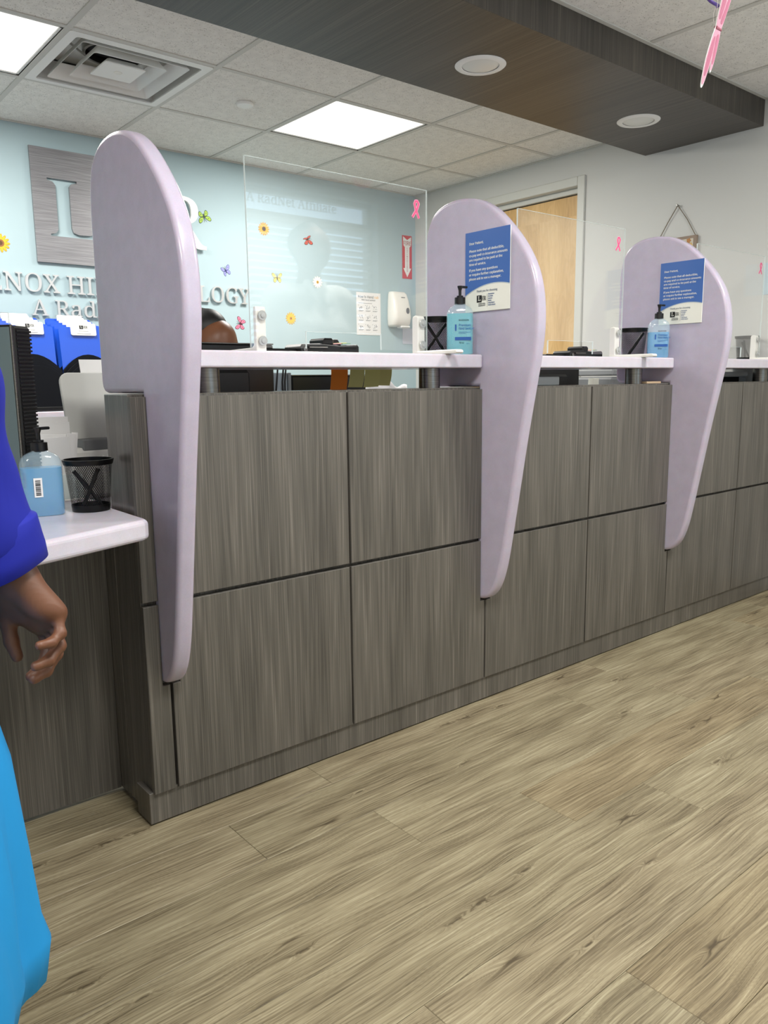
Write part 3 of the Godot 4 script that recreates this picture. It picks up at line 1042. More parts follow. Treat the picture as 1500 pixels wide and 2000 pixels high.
func butterfly(x: float, y: float, s: float, roll: float, label: String, c: Color, edge: Color, fold := 1.0) -> void:
	var t := thing("butterfly_sticker", label, "sticker", Vector3(x, y, ZB + 0.0005), 0.0, "flower and butterfly stickers on the blue wall")
	var upper := [Vector2(0.06, 0.05), Vector2(0.35, 0.52), Vector2(0.72, 0.72), Vector2(0.90, 0.56), Vector2(0.80, 0.22), Vector2(0.50, 0.02)]
	var lower := [Vector2(0.06, 0.02), Vector2(0.48, -0.02), Vector2(0.68, -0.26), Vector2(0.62, -0.58), Vector2(0.40, -0.70), Vector2(0.18, -0.42)]
	var tr := Transform2D(roll, Vector2.ZERO)
	for side in [1.0, -1.0]:
		var fx: float = s * (1.0 if side > 0 else fold) * side
		for w in [upper, lower]:
			var mid := Vector2.ZERO
			for v in w:
				mid += v / w.size()
			var big := []
			var small := []
			var spot := []
			for v in w:
				big.append(tr * Vector2(v.x * fx, v.y * s))
				var q: Vector2 = mid + (v - mid) * 0.78
				small.append(tr * Vector2(q.x * fx, q.y * s))
				q = mid + (v - mid) * 0.28
				spot.append(tr * Vector2(q.x * fx, q.y * s))
			flat(t, "wing", smooth_loop(big, 4), mat(edge, 0.6), 0.0, 0.0008)
			flat(t, "wing", smooth_loop(small, 4), mat(c, 0.6), 0.0009, 0.0005)
			flat(t, "wing", smooth_loop(spot, 3), mat(c.lerp(edge, 0.5), 0.6), 0.0015, 0.0004)
	var body := PackedVector2Array()
	for v in disc(1.0, 14):
		body.append(tr * Vector2(v.x * 0.055 * s, v.y * 0.36 * s))
	flat(t, "body", body, mat(edge.darkened(0.4), 0.6), 0.0018, 0.0006)
	for side in [1.0, -1.0]:
		var a: Vector2 = tr * Vector2(0, 0.3 * s)
		var b: Vector2 = tr * Vector2(0.2 * s * side, 0.68 * s)
		part(t, "antenna", tube([Vector3(a.x, a.y, 0.002), Vector3(b.x, b.y, 0.002)], 0.0008, 0.0006, 5), M.ink)

func letters(parent: Node, s: String, x0: float, x1: float, base: float, cap: float, m: Material, depth: float) -> void:
	var fs := 64
	var total := serif.get_string_size(s, HORIZONTAL_ALIGNMENT_LEFT, -1, fs).x
	var px := (x1 - x0) / total
	for i in s.length():
		if s[i] == " ":
			continue
		var off := serif.get_string_size(s.substr(0, i), HORIZONTAL_ALIGNMENT_LEFT, -1, fs).x
		var t := TextMesh.new()
		t.text = s[i]
		t.font = serif
		t.font_size = fs
		t.pixel_size = px
		t.depth = depth
		t.curve_step = 1.5
		t.horizontal_alignment = HORIZONTAL_ALIGNMENT_LEFT
		t.vertical_alignment = VERTICAL_ALIGNMENT_BOTTOM
		var o := part(parent, "letter", t, m, Vector3(x0 + off * px, base, ZB + depth / 2 + 0.006))
		o.scale = Vector3(1, cap / (px * fs * 0.714), 1)
		# stand the letter on its base line (the text box reaches below it)
		o.position.y = base - serif.get_descent(fs) * px * o.scale.y

func build_walls_things() -> void:
	# logo plate with the L cut out of it
	var lp := thing("logo_plate", "brushed metal square plate with a cut-out letter L on the blue wall", "sign", Vector3(1.605, 1.957, ZB + 0.012))
	var L := PackedVector2Array()
	for q in [[-0.205, 0.138], [-0.055, 0.138], [-0.055, 0.128], [-0.082, 0.122], [-0.095, 0.105], [-0.095, -0.10], [-0.088, -0.122], [-0.06, -0.131], [0.0, -0.129], [0.03, -0.118], [0.050, -0.09], [0.062, -0.055], [0.072, -0.055], [0.058, -0.147], [-0.205, -0.147], [-0.205, -0.138], [-0.178, -0.132], [-0.165, -0.115], [-0.165, 0.105], [-0.178, 0.122], [-0.205, 0.128]]:
		L.append(Vector2(q[0], q[1]))
	var st := stool()
	for half in [rect_poly(-0.2825, -0.2825, -0.13, 0.2825), rect_poly(-0.13, -0.2825, 0.2825, 0.2825)]:
		for piece in Geometry2D.clip_polygons(half, L):
			aextrude(st, piece, 0.012)
	part(lp, "plate", done(st), M.plate)
	for q in [["H", 1.685, 1.985], ["R", 2.015, 2.275]]:
		var t := text_mesh(q[0], 0.285, 0.014, serif, HORIZONTAL_ALIGNMENT_LEFT, 1.0)
		var ab := t.get_aabb()
		var o := single("logo_letter", "large white raised letter %s of the wall logo" % q[0], "letter", t, M.white)
		o.scale = Vector3((q[2] - q[1]) / ab.size.x, 0.285 / ab.size.y, 1)
		o.position = Vector3(q[1] - ab.position.x * o.scale.x, 1.815 - ab.position.y * o.scale.y, ZB + 0.027)
	var w1 := thing("wall_lettering", "row of brushed metal capital letters naming the clinic on blue wall", "sign", Vector3.ZERO)
	letters(w1, "LENOX HILL RADIOLOGY", 0.985, 2.565, 1.522, 0.092, M.letter, 0.012)
	var w2 := thing("wall_lettering", "second row of brushed metal letters below, starting with A", "sign", Vector3.ZERO)
	letters(w2, "A RadNet Affiliate", 1.275, 2.30, 1.405, 0.080, M.letter, 0.012)
	# stickers
	flower(1.155, 1.752, 0.046, "yellow sunflower sticker at the far left of the blue wall", rgb8(240, 190, 50), rgb8(150, 100, 60), 0.018)
	butterfly(2.285, 2.010, 0.046, deg_to_rad(196), "green butterfly sticker beside the big white letter R", rgb8(168, 200, 70), rgb8(70, 92, 60))
	flower(2.689, 1.984, 0.040, "orange sunflower sticker with dark centre on the blue wall", rgb8(238, 170, 50), rgb8(86, 68, 62), 0.014, 15)
	butterfly(3.012, 1.955, 0.046, deg_to_rad(-70), "red and yellow butterfly sticker on the blue wall", rgb8(214, 92, 78), rgb8(90, 60, 50), 0.4)
	butterfly(2.412, 1.712, 0.040, deg_to_rad(24), "violet blue butterfly sticker above the metal letters", rgb8(160, 160, 226), rgb8(80, 84, 150), 0.7)
	butterfly(2.774, 1.697, 0.042, 0.05, "pale yellow butterfly sticker on the blue wall", rgb8(244, 226, 120), rgb8(150, 138, 84))
	flower(3.084, 1.692, 0.040, "white daisy sticker on the blue wall", rgb8(246, 246, 240), rgb8(236, 180, 70), 0.010, 12)
	butterfly(2.500, 1.405, 0.044, deg_to_rad(75), "pink butterfly sticker at the edge of the acrylic shield", rgb8(240, 130, 158), rgb8(120, 60, 80))
	flower(2.868, 1.452, 0.040, "golden daisy sticker low on the blue wall", rgb8(240, 190, 60), rgb8(222, 160, 70), 0.012, 14)
	# fire extinguisher arrow sign
	var f := thing("fire_extinguisher_sign", "red and white FIRE EXTINGUISHER arrow sign on the blue wall", "sign", Vector3(3.868, 1.916, ZB + 0.001))
	flat(f, "board", rect_poly(-0.045, -0.148, 0.045, 0.148), mat(rgb8(206, 44, 58), 0.4), 0.0, 0.002)
	var ar := PackedVector2Array([Vector2(-0.037, 0.140), Vector2(0, 0.118), Vector2(0.037, 0.140), Vector2(0.037, 0.082), Vector2(0.021, 0.068), Vector2(0.021, -0.076), Vector2(0.037, -0.076), Vector2(0, -0.138), Vector2(-0.037, -0.076), Vector2(-0.021, -0.076), Vector2(-0.021, 0.068), Vector2(-0.037, 0.082)])
	flat(f, "arrow", ar, M.white, 0.002, 0.0006)
	var red := mat(rgb8(168, 26, 40), 0.5)
	lettering(f, "FIRE", 0.028, red, Vector3(0, 0.072, 0.003), Vector3.ZERO, null, HORIZONTAL_ALIGNMENT_CENTER)
	var word := "EXTINGUISHER"
	for i in word.length():
		lettering(f, word[i], 0.0105, red, Vector3(0, 0.052 - i * 0.0142, 0.003), Vector3.ZERO, null, HORIZONTAL_ALIGNMENT_CENTER)
	# hand rub poster
	var po := thing("hand_rub_poster", "white How to Hand Rub instruction sheet on the blue wall", "poster", Vector3(3.51, 1.507, ZB + 0.001))
	flat(po, "sheet", rect_poly(-0.107, -0.143, 0.107, 0.143), M.paper, 0.0, 0.001)
	lettering(po, "How to Hand", 0.017, M.ink, Vector3(-0.094, 0.100, 0.0014))
	lettering(po, "rub", 0.017, mat(rgb8(236, 176, 60), 0.6), Vector3(0.052, 0.100, 0.0014))
	lettering(po, "With Hand Sanitizer", 0.010, M.inkgrey, Vector3(-0.062, 0.085, 0.0014))
	st = stool()
	for r in 3:
		for c in 3:
			var cx := -0.066 + c * 0.062
			var cy := 0.042 - r * 0.064
			for k in 7:
				var a := rng.randf() * TAU
				var p0 := Vector2(cx + rng.randf_range(-0.014, 0.014), cy + rng.randf_range(-0.010, 0.012))
				var dd := Vector2(cos(a), sin(a)) * rng.randf_range(0.004, 0.009)
				var nn := Vector2(-dd.y, dd.x).normalized() * 0.0009
				aextrude(st, PackedVector2Array([p0 - dd - nn, p0 - dd + nn, p0 + dd + nn, p0 + dd - nn]), 0.0003)
			aextrude(st, rect_poly(cx - 0.022, cy - 0.022, cx + 0.020, cy - 0.020), 0.0003)
			aextrude(st, rect_poly(cx - 0.022, cy - 0.026, cx + 0.012, cy - 0.0245), 0.0003)
			aextrude(st, disc(0.0022, 8, Vector2(cx - 0.024, cy + 0.014)), 0.0003)
	aextrude(st, rect_poly(-0.09, 0.070, 0.03, 0.072), 0.0003)
	part(po, "drawings", done(st), M.inkgrey, Vector3(0, 0, 0.0013))
	# soap dispenser
	var sd := thing("wall_dispenser", "white plastic soap dispenser mounted on the blue wall", "dispenser", Vector3(3.745, 1.545, ZB))
	var secs := []
	for q in [[-0.120, 0.046, 0.052], [-0.118, 0.074, 0.080], [-0.105, 0.080, 0.098], [-0.06, 0.083, 0.108], [0.0, 0.082, 0.102], [0.06, 0.078, 0.088], [0.105, 0.072, 0.070], [0.120, 0.064, 0.055], [0.123, 0.052, 0.040]]:
		var loop := PackedVector3Array()
		for v in rrect(q[1] * 2, q[2], minf(q[1], q[2]) * 0.42, 5, Vector2(0, q[2] / 2)):
			loop.append(Vector3(v.x, q[0], v.y))
		secs.append(loop)
	st = stool()
	aloft(st, secs)
	part(sd, "body", done(st), M.whitegloss)
	part(sd, "level_window", lathe([Vector2(0, 0), Vector2(0.014, 0), Vector2(0.014, 0.003), Vector2(0, 0.004)], 24, 1.0, 1.5), mat(rgb8(84, 88, 88), 0.3), Vector3(0.036, -0.012, 0.104), Vector3(PI / 2, 0, 0))
	part(sd, "push_lever", box(Vector3(0.085, 0.016, 0.055), 0.006), M.white, Vector3(0.025, -0.122, 0.070))
	part(sd, "label_strip", box(Vector3(0.034, 0.004, 0.002)), M.inkgrey, Vector3(0.012, 0.080, 0.083))
	# small sheet of paper below the dispenser
	var nt := thing("wall_note", "small pale paper note on the wall below the soap dispenser", "note", Vector3(3.875, 1.365, ZB + 0.001))
	flat(nt, "sheet", rect_poly(-0.055, -0.055, 0.055, 0.055), mat(rgb8(206, 210, 220), 0.7), 0.0, 0.001)
	# plaque hanging on a cord from a nail
	var pq := thing("hanging_plaque", "small wooden plaque hung by a cord from a nail", "plaque", Vector3(XR, 1.70, -2.325), -PI / 2)
	part(pq, "board", box(Vector3(0.235, 0.12, 0.016), 0.002), mat(rgb8(150, 132, 116), 0.7), Vector3(0, 0.01, 0.009))
	var pf := part(pq, "picture", extrude(rect_poly(-0.10, -0.045, 0.10, 0.045), 0.002), mat(rgb8(206, 196, 180), 0.6), Vector3(0, 0.01, 0.018))
	for q in [[0.075, 0.035, rgb8(190, 130, 70)], [0.055, 0.02, rgb8(232, 220, 200)], [0.085, 0.012, rgb8(226, 190, 110)], [0.03, 0.03, rgb8(214, 206, 196)], [-0.02, 0.0, rgb8(120, 96, 80)]]:
		flat(pf, "print", petals(5, 0.006, 0.014), mat(q[2], 0.6), 0.001, 0.0005, Vector2(q[0], q[1]))
	for s in [-1.0, 1.0]:
		part(pq, "cord", tube([Vector3(0, 0.232, 0.012), Vector3(0.055 * s, 0.155, 0.008), Vector3(0.108 * s, 0.066, 0.010)], 0.0022, -1.0, 6), mat(rgb8(128, 116, 100), 0.9))
	part(pq, "nail", lathe([Vector2(0, 0), Vector2(0.0025, 0), Vector2(0.0025, 0.016), Vector2(0.006, 0.017), Vector2(0.005, 0.02), Vector2(0, 0.021)], 12), M.steel, Vector3(0, 0.232, 0), Vector3(PI / 2, 0, 0))
	# pale sheet at the right edge
	var sh := thing("wall_sheet", "pale blue paper sheet on the grey wall at the right edge", "paper", Vector3(XR - 0.001, 1.515, -1.755), -PI / 2)
	flat(sh, "sheet", rect_poly(-0.105, -0.075, 0.105, 0.075), mat(rgb8(198, 214, 220), 0.7), 0.0, 0.001)
	# payment notices on two of the fins
	notice(FIN[1], "blue and white patient notice on the middle lavender fin")
	notice(FIN[2], "blue and white patient notice on the right lavender fin")

func notice(fx: float, label: String) -> void:
	var t := thing("patient_notice", label, "sign", Vector3(fx - FT / 2 - 0.0005, 1.3715, -1.6755), -PI / 2, "patient notices")
	var w := 0.090
	var h := 0.1175
	part(t, "board", box(Vector3(2 * w, 2 * h, 0.004), 0.0005), M.cardwhite, Vector3(0, 0, 0.0025))
	var p := PackedVector2Array([Vector2(-w, h), Vector2(w, h)])
	for k in 13:
		var u := 1.0 - 2.0 * k / 12.0
		p.append(Vector2(u * w, -h * 0.47 + 0.018 * (1.0 - pow(u - 0.35, 2.0) / 1.1)))
	flat(t, "blue_field", p, M.signblue, 0.0045, 0.0004)
	var rim := PackedVector2Array()
	for k in 13:
		var u := -1.0 + 2.0 * k / 12.0
		rim.append(Vector2(u * w, -h * 0.47 + 0.018 * (1.0 - pow(u - 0.35, 2.0) / 1.1)))
	for k in 13:
		var u := 1.0 - 2.0 * k / 12.0
		rim.append(Vector2(u * w, -h * 0.47 - 0.0025 + 0.018 * (1.0 - pow(u - 0.35, 2.0) / 1.1)))
	flat(t, "rim_line", rim, mat(rgb8(176, 190, 200), 0.5), 0.0045, 0.0005)
	var lines := [["Dear Patient,", 0.078], ["Please note that all deductible,", 0.056], ["co-pay and co-insurance amounts", 0.043], ["are required to be paid at the", 0.030], ["time of service.", 0.017], ["If you have any questions", 0.000], ["or require further explanation,", -0.013], ["please ask to see a manager.", -0.026]]
	for l in lines:
		var o := lettering(t, l[0], 0.0072, M.cardwhite, Vector3(-w + 0.016, l[1], 0.0052))
		o.scale.x = 1.02
	lettering(t, "Thank you for choosing", 0.0058, mat(rgb8(126, 136, 150), 0.7), Vector3(0, -0.0625, 0.0052), Vector3.ZERO, null, HORIZONTAL_ALIGNMENT_CENTER)
	flat(t, "logo_square", rect_poly(-0.041, -0.091, -0.021, -0.070), M.ink, 0.0046, 0.0004)
	lettering(t, "L", 0.013, M.cardwhite, Vector3(-0.036, -0.0905, 0.0054), Vector3.ZERO, serif)
	lettering(t, "HR", 0.012, M.ink, Vector3(-0.0225, -0.0895, 0.0054), Vector3.ZERO, serif).scale.x = 0.8
	lettering(t, "LENOX HILL", 0.0034, M.inkgrey, Vector3(-0.034, -0.098, 0.0052), Vector3.ZERO, serif)
	lettering(t, "RADIOLOGY", 0.0034, M.inkgrey, Vector3(-0.034, -0.1035, 0.0052), Vector3.ZERO, serif)
	flat(t, "rule", rect_poly(0.0015, -0.106, 0.0020, -0.067), M.inkgrey, 0.0046, 0.0003)
	var bl := mat(rgb8(96, 118, 160), 0.6)
	var places := ["Manhattan", "Brooklyn", "Queens", "Bronx", "Long Island", "Staten Island"]
	for k in places.size():
		lettering(t, places[k], 0.0036, bl, Vector3(0.0055, -0.0715 - k * 0.0064, 0.0052))

# ---------------------------------------------------------------- things on the counters
func pump_bottle(label: String, at: Vector3, turn: float, gel: Material, level: float, front := true) -> Node3D:
	var t := thing("sanitizer_bottle", label, "bottle", at, turn, "hand sanitizer pump bottles")
	var hw := 0.0405
	var hd := 0.025
	var body := [[0.0, 0.92, 0.92], [0.004, 1.0, 1.0], [0.06, 1.0, 1.0], [0.112, 1.0, 1.0], [0.124, 0.98, 0.98], [0.136, 0.86, 0.90], [0.143, 0.66, 0.74], [0.148, 0.42, 0.58], [0.151, 0.36, 0.56]]
	var build := func(shrink: float, stop: float) -> ArrayMesh:
		var secs := []
		for k in body.size():
			var y: float = body[k][0]
			var fx: float = body[k][1]
			var fz: float = body[k][2]
			if y > stop:
				var q: Array = body[k - 1]
				var u: float = (stop - q[0]) / (y - q[0])
				y = stop
				fx = lerpf(q[1], fx, u)
				fz = lerpf(q[2], fz, u)
			var loop := PackedVector3Array()
			for i in 40:
				var a := TAU * i / 40
				var c := cos(a)
				var s := sin(a)
				loop.append(Vector3(signf(c) * pow(absf(c), 0.62) * (hw * fx - shrink), maxf(y, shrink * 0.8), signf(s) * pow(absf(s), 0.62) * (hd * fz - shrink)))
			secs.append(loop)
			if body[k][0] > stop:
				break
		var st := stool()
		aloft(st, secs)
		return done(st)
	part(t, "bottle_shell", build.call(0.0, 0.151), M.shell)
	part(t, "gel", build.call(0.0014, level), gel)
	part(t, "collar", lathe([Vector2(0, 0.149), Vector2(0.0165, 0.149), Vector2(0.0165, 0.169), Vector2(0.0155, 0.170), Vector2(0.010, 0.170), Vector2(0.010, 0.175), Vector2(0, 0.175)], 28), M.plastic)
	var st := stool()
	alathe(st, [Vector2(0.0045, 0.174), Vector2(0.0045, 0.190), Vector2(0.007, 0.1985), Vector2(0.008, 0.200), Vector2(0.008, 0.204), Vector2(0, 0.2055)], 20)
	abox(st, Vector3(0.013, 0.201, 0), Vector3(0.026, 0.007, 0.009), 0.002)
	part(t, "pump", done(st), M.plastic, Vector3.ZERO, Vector3(0, 0.5, 0))
	var z := hd + 0.0005
	if front:
		lettering(t, "McKESSON", 0.0045, M.ink, Vector3(-0.006, 0.098, z))
		lettering(t, "Premium", 0.0072, M.inkblue, Vector3(-0.006, 0.081, z)).scale.x = 0.9
		lettering(t, "Hand Sanitizer", 0.0072, M.inkblue, Vector3(-0.006, 0.0715, z)).scale.x = 0.72
		flat(t, "label_bar", rect_poly(-0.017, 0.0705, -0.0125, 0.089), M.inkblue, z - 0.0003, 0.0006)
		flat(t, "label_bar", rect_poly(-0.017, 0.0425, 0.032, 0.0520), M.inkblue, z - 0.0003, 0.0006)
		flat(t, "label_line", rect_poly(-0.006, 0.0662, 0.032, 0.0670), M.inkblue, z - 0.0003, 0.0006)
		flat(t, "label_line", rect_poly(-0.006, 0.0622, 0.016, 0.0630), M.inkblue, z - 0.0003, 0.0006)
		lettering(t, "18 oz", 0.0052, M.ink, Vector3(-0.005, 0.031, z)).scale.x = 0.9
		flat(t, "label_line", rect_poly(0.018, 0.0322, 0.028, 0.0330), M.inkblue, z - 0.0003, 0.0006)
	else:
		flat(t, "barcode_label", rect_poly(-0.017, 0.046, -0.001, 0.090), M.paper, z - 0.0003, 0.0006)
		st = stool()
		var y := 0.0500
		while y < 0.086:
			var hgt := rng.randf_range(0.0006, 0.0018)
			aextrude(st, rect_poly(-0.014, y, -0.0045, y + hgt), 0.0004)
			y += hgt + rng.randf_range(0.0006, 0.0014)
		part(t, "barcode", done(st), M.ink, Vector3(0, 0, z + 0.0005))
		st = stool()
		for q in [[-0.0355, 0.0695, -0.019, 0.0703], [-0.0355, 0.1005, -0.019, 0.1013], [-0.0198, 0.0695, -0.019, 0.1013], [-0.0355, 0.088, -0.019, 0.0886], [-0.0355, 0.052, -0.019, 0.0526]]:
			aextrude(st, rect_poly(q[0], q[1], q[2], q[3]), 0.0005)
		for k in 9:
			aextrude(st, rect_poly(-0.034, 0.0725 + k * 0.003, -0.034 + rng.randf_range(0.008, 0.013), 0.0731 + k * 0.003), 0.0005)
		part(t, "label_print", done(st), M.inkblue, Vector3(0, 0, z - 0.0022), Vector3(0, -0.12, 0))
	return t

var cup_mesh: ArrayMesh
func pen_cup(label: String, at: Vector3, turn: float, pens: Array) -> Node3D:
	var t := thing("pen_cup", label, "pen cup", at, turn, "black mesh pen cups")
	var r0 := 0.041
	var r1 := 0.053
	var h := 0.118
	if cup_mesh == null:
		var st := stool()
		var n := 66
		var seg := 16
		for dirn in [1.0, -1.0]:
			for k in n:
				for s in seg:
					var pt := []
					for e in [0, 1]:
						var u := float(s + e) / seg
						var y := 0.014 + u * (h - 0.022)
						var r := lerpf(r0, r1, y / h) - 0.0006
						for w in [-0.5, 0.5]:
							var a: float = TAU * (k + w * 0.27 + dirn * u * 13.0) / n
							pt.append(Vector3(cos(a) * r, y, sin(a) * r))
					tri(st, pt[0], pt[1], pt[3], 1)
					tri(st, pt[0], pt[3], pt[2], 1)
		cup_mesh = done(st)
	part(t, "wire_mesh", cup_mesh, M.mesh)
	part(t, "rim", lathe([Vector2(r1 - 0.0015, h - 0.010), Vector2(r1, h - 0.012), Vector2(r1 + 0.0008, h - 0.009), Vector2(r1 + 0.0025, h - 0.003), Vector2(r1 + 0.0025, h), Vector2(r1 - 0.001, h), Vector2(r1 - 0.0015, h - 0.010)], 48), M.mesh)
	part(t, "base", lathe([Vector2(0, 0.0), Vector2(r0 - 0.001, 0.0), Vector2(r0, 0.001), Vector2(r0 + 0.0015, 0.015), Vector2(r0 + 0.0003, 0.015), Vector2(r0 - 0.001, 0.003), Vector2(0, 0.003)], 48), M.mesh)
	for pi in pens.size():
		var p: Array = pens[pi]
		var pen := thing("pen", ["black pen leaning right in the ", "black pen crossing behind in the "][pi] + label.trim_prefix("black "), "pen", at, turn, "pens in the mesh cups")
		var a: Vector3 = p[0]
		var b: Vector3 = p[1]
		var d := (b - a).normalized()
		var st := stool()
		atube(st, [a, a + d * 0.012], 0.0012, 0.0040, 12)
		atube(st, [a + d * 0.012, b - d * 0.004], 0.0042, 0.0042, 12)
		part(pen, "barrel", done(st), M.rubber)
		st = stool()
		atube(st, [b - d * 0.045, b], 0.0050, 0.0047, 12)
		part(pen, "cap", done(st), M.plastic)
	return t

func pay_terminal(label: String, at: Vector3, turn := 0.0) -> Node3D:
	var t := thing("card_terminal", label, "card terminal", at, turn, "black card terminals")
	var prof := PackedVector2Array([Vector2(-0.10, 0.002), Vector2(-0.10, 0.022), Vector2(-0.094, 0.029), Vector2(-0.02, 0.031), Vector2(0.04, 0.027), Vector2(0.10, 0.030), Vector2(0.106, 0.024), Vector2(0.106, 0.008), Vector2(0.098, 0.0), Vector2(-0.096, 0.0)])
	part(t, "body", extrude(prof, 0.085, 0.004, 3), M.plastic)
	part(t, "reader_hump", box(Vector3(0.036, 0.022, 0.080), 0.006), M.plastic, Vector3(0.000, 0.036, 0))
	part(t, "card_lid", extrude(PackedVector2Array([Vector2(0.018, 0.028), Vector2(0.026, 0.046), Vector2(0.082, 0.049), Vector2(0.096, 0.029)]), 0.010, 0.002, 2), M.plastic, Vector3(0, 0, -0.036))
	for q in [[0.034, 0.029, rgb8(240, 178, 190), -0.06], [0.052, 0.031, rgb8(236, 226, 150), 0.02], [0.066, 0.030, rgb8(150, 190, 160), 0.08]]:
		part(t, "card_slip", box(Vector3(0.032, 0.0025, 0.055), 0.0005), mat(q[2], 0.6), Vector3(q[0], q[1] + 0.003, 0.004), Vector3(0, q[3], 0.05))
	part(t, "slot", box(Vector3(0.058, 0.004, 0.002)), M.gap, Vector3(0.066, 0.019, 0.0427))
	part(t, "screw_knob", lathe([Vector2(0, 0), Vector2(0.0068, 0), Vector2(0.0068, 0.002), Vector2(0.004, 0.003), Vector2(0, 0.0032)], 20), M.steel, Vector3(-0.085, 0.014, 0.0425), Vector3(PI / 2, 0, 0))
	part(t, "stylus", tube([Vector3(-0.075, 0.020, 0.047), Vector3(-0.012, 0.020, 0.047)], 0.0022, -1.0, 8), M.steel)
	part(t, "mount_arm", box(Vector3(0.115, 0.016, 0.05), 0.003), M.plastic, Vector3(-0.155, 0.008, -0.005))
	return t

func build_counter_things() -> void:
	pump_bottle("sanitizer pump bottle with turquoise gel beside the middle fin", Vector3(1.748, CT, -1.738), deg_to_rad(-40), M.gel2, 0.122)
	pump_bottle("small looking sanitizer bottle with blue gel beside the right fin", Vector3(2.838, CT, -1.733), deg_to_rad(-48), M.gel, 0.098)
	var p := [[Vector3(-0.036, 0.006, 0.0), Vector3(0.030, 0.098, 0.012)], [Vector3(0.030, 0.006, 0.01), Vector3(-0.032, 0.100, 0.022)]]
	pen_cup("black mesh pen cup behind the turquoise bottle", Vector3(1.743, CT, -1.838), deg_to_rad(-40), p)
	pen_cup("black mesh pen cup by the right fin", Vector3(2.822, CT, -1.832), deg_to_rad(-48), [[Vector3(-0.028, 0.006, 0.015), Vector3(0.034, 0.100, 0.022)], [Vector3(-0.022, 0.006, 0.0), Vector3(0.036, 0.098, 0.008)]])
	pen_cup("black mesh pen cup at the far right", Vector3(3.875, CT, -1.885), deg_to_rad(-50), [[Vector3(-0.008, 0.006, 0.02), Vector3(-0.020, 0.098, 0.03)], [Vector3(0.02, 0.006, 0.0), Vector3(-0.026, 0.09, 0.01)]])
	pay_terminal("black card terminal on the counter left of the middle fin", Vector3(1.352, CT, -1.908), 0.0)
	pay_terminal("black card terminal on the counter between the two notices", Vector3(2.592, CT, -1.93), 0.0)
	pay_terminal("black card terminal on the counter right of the last fin", Vector3(3.60, CT, -1.93), 0.0)

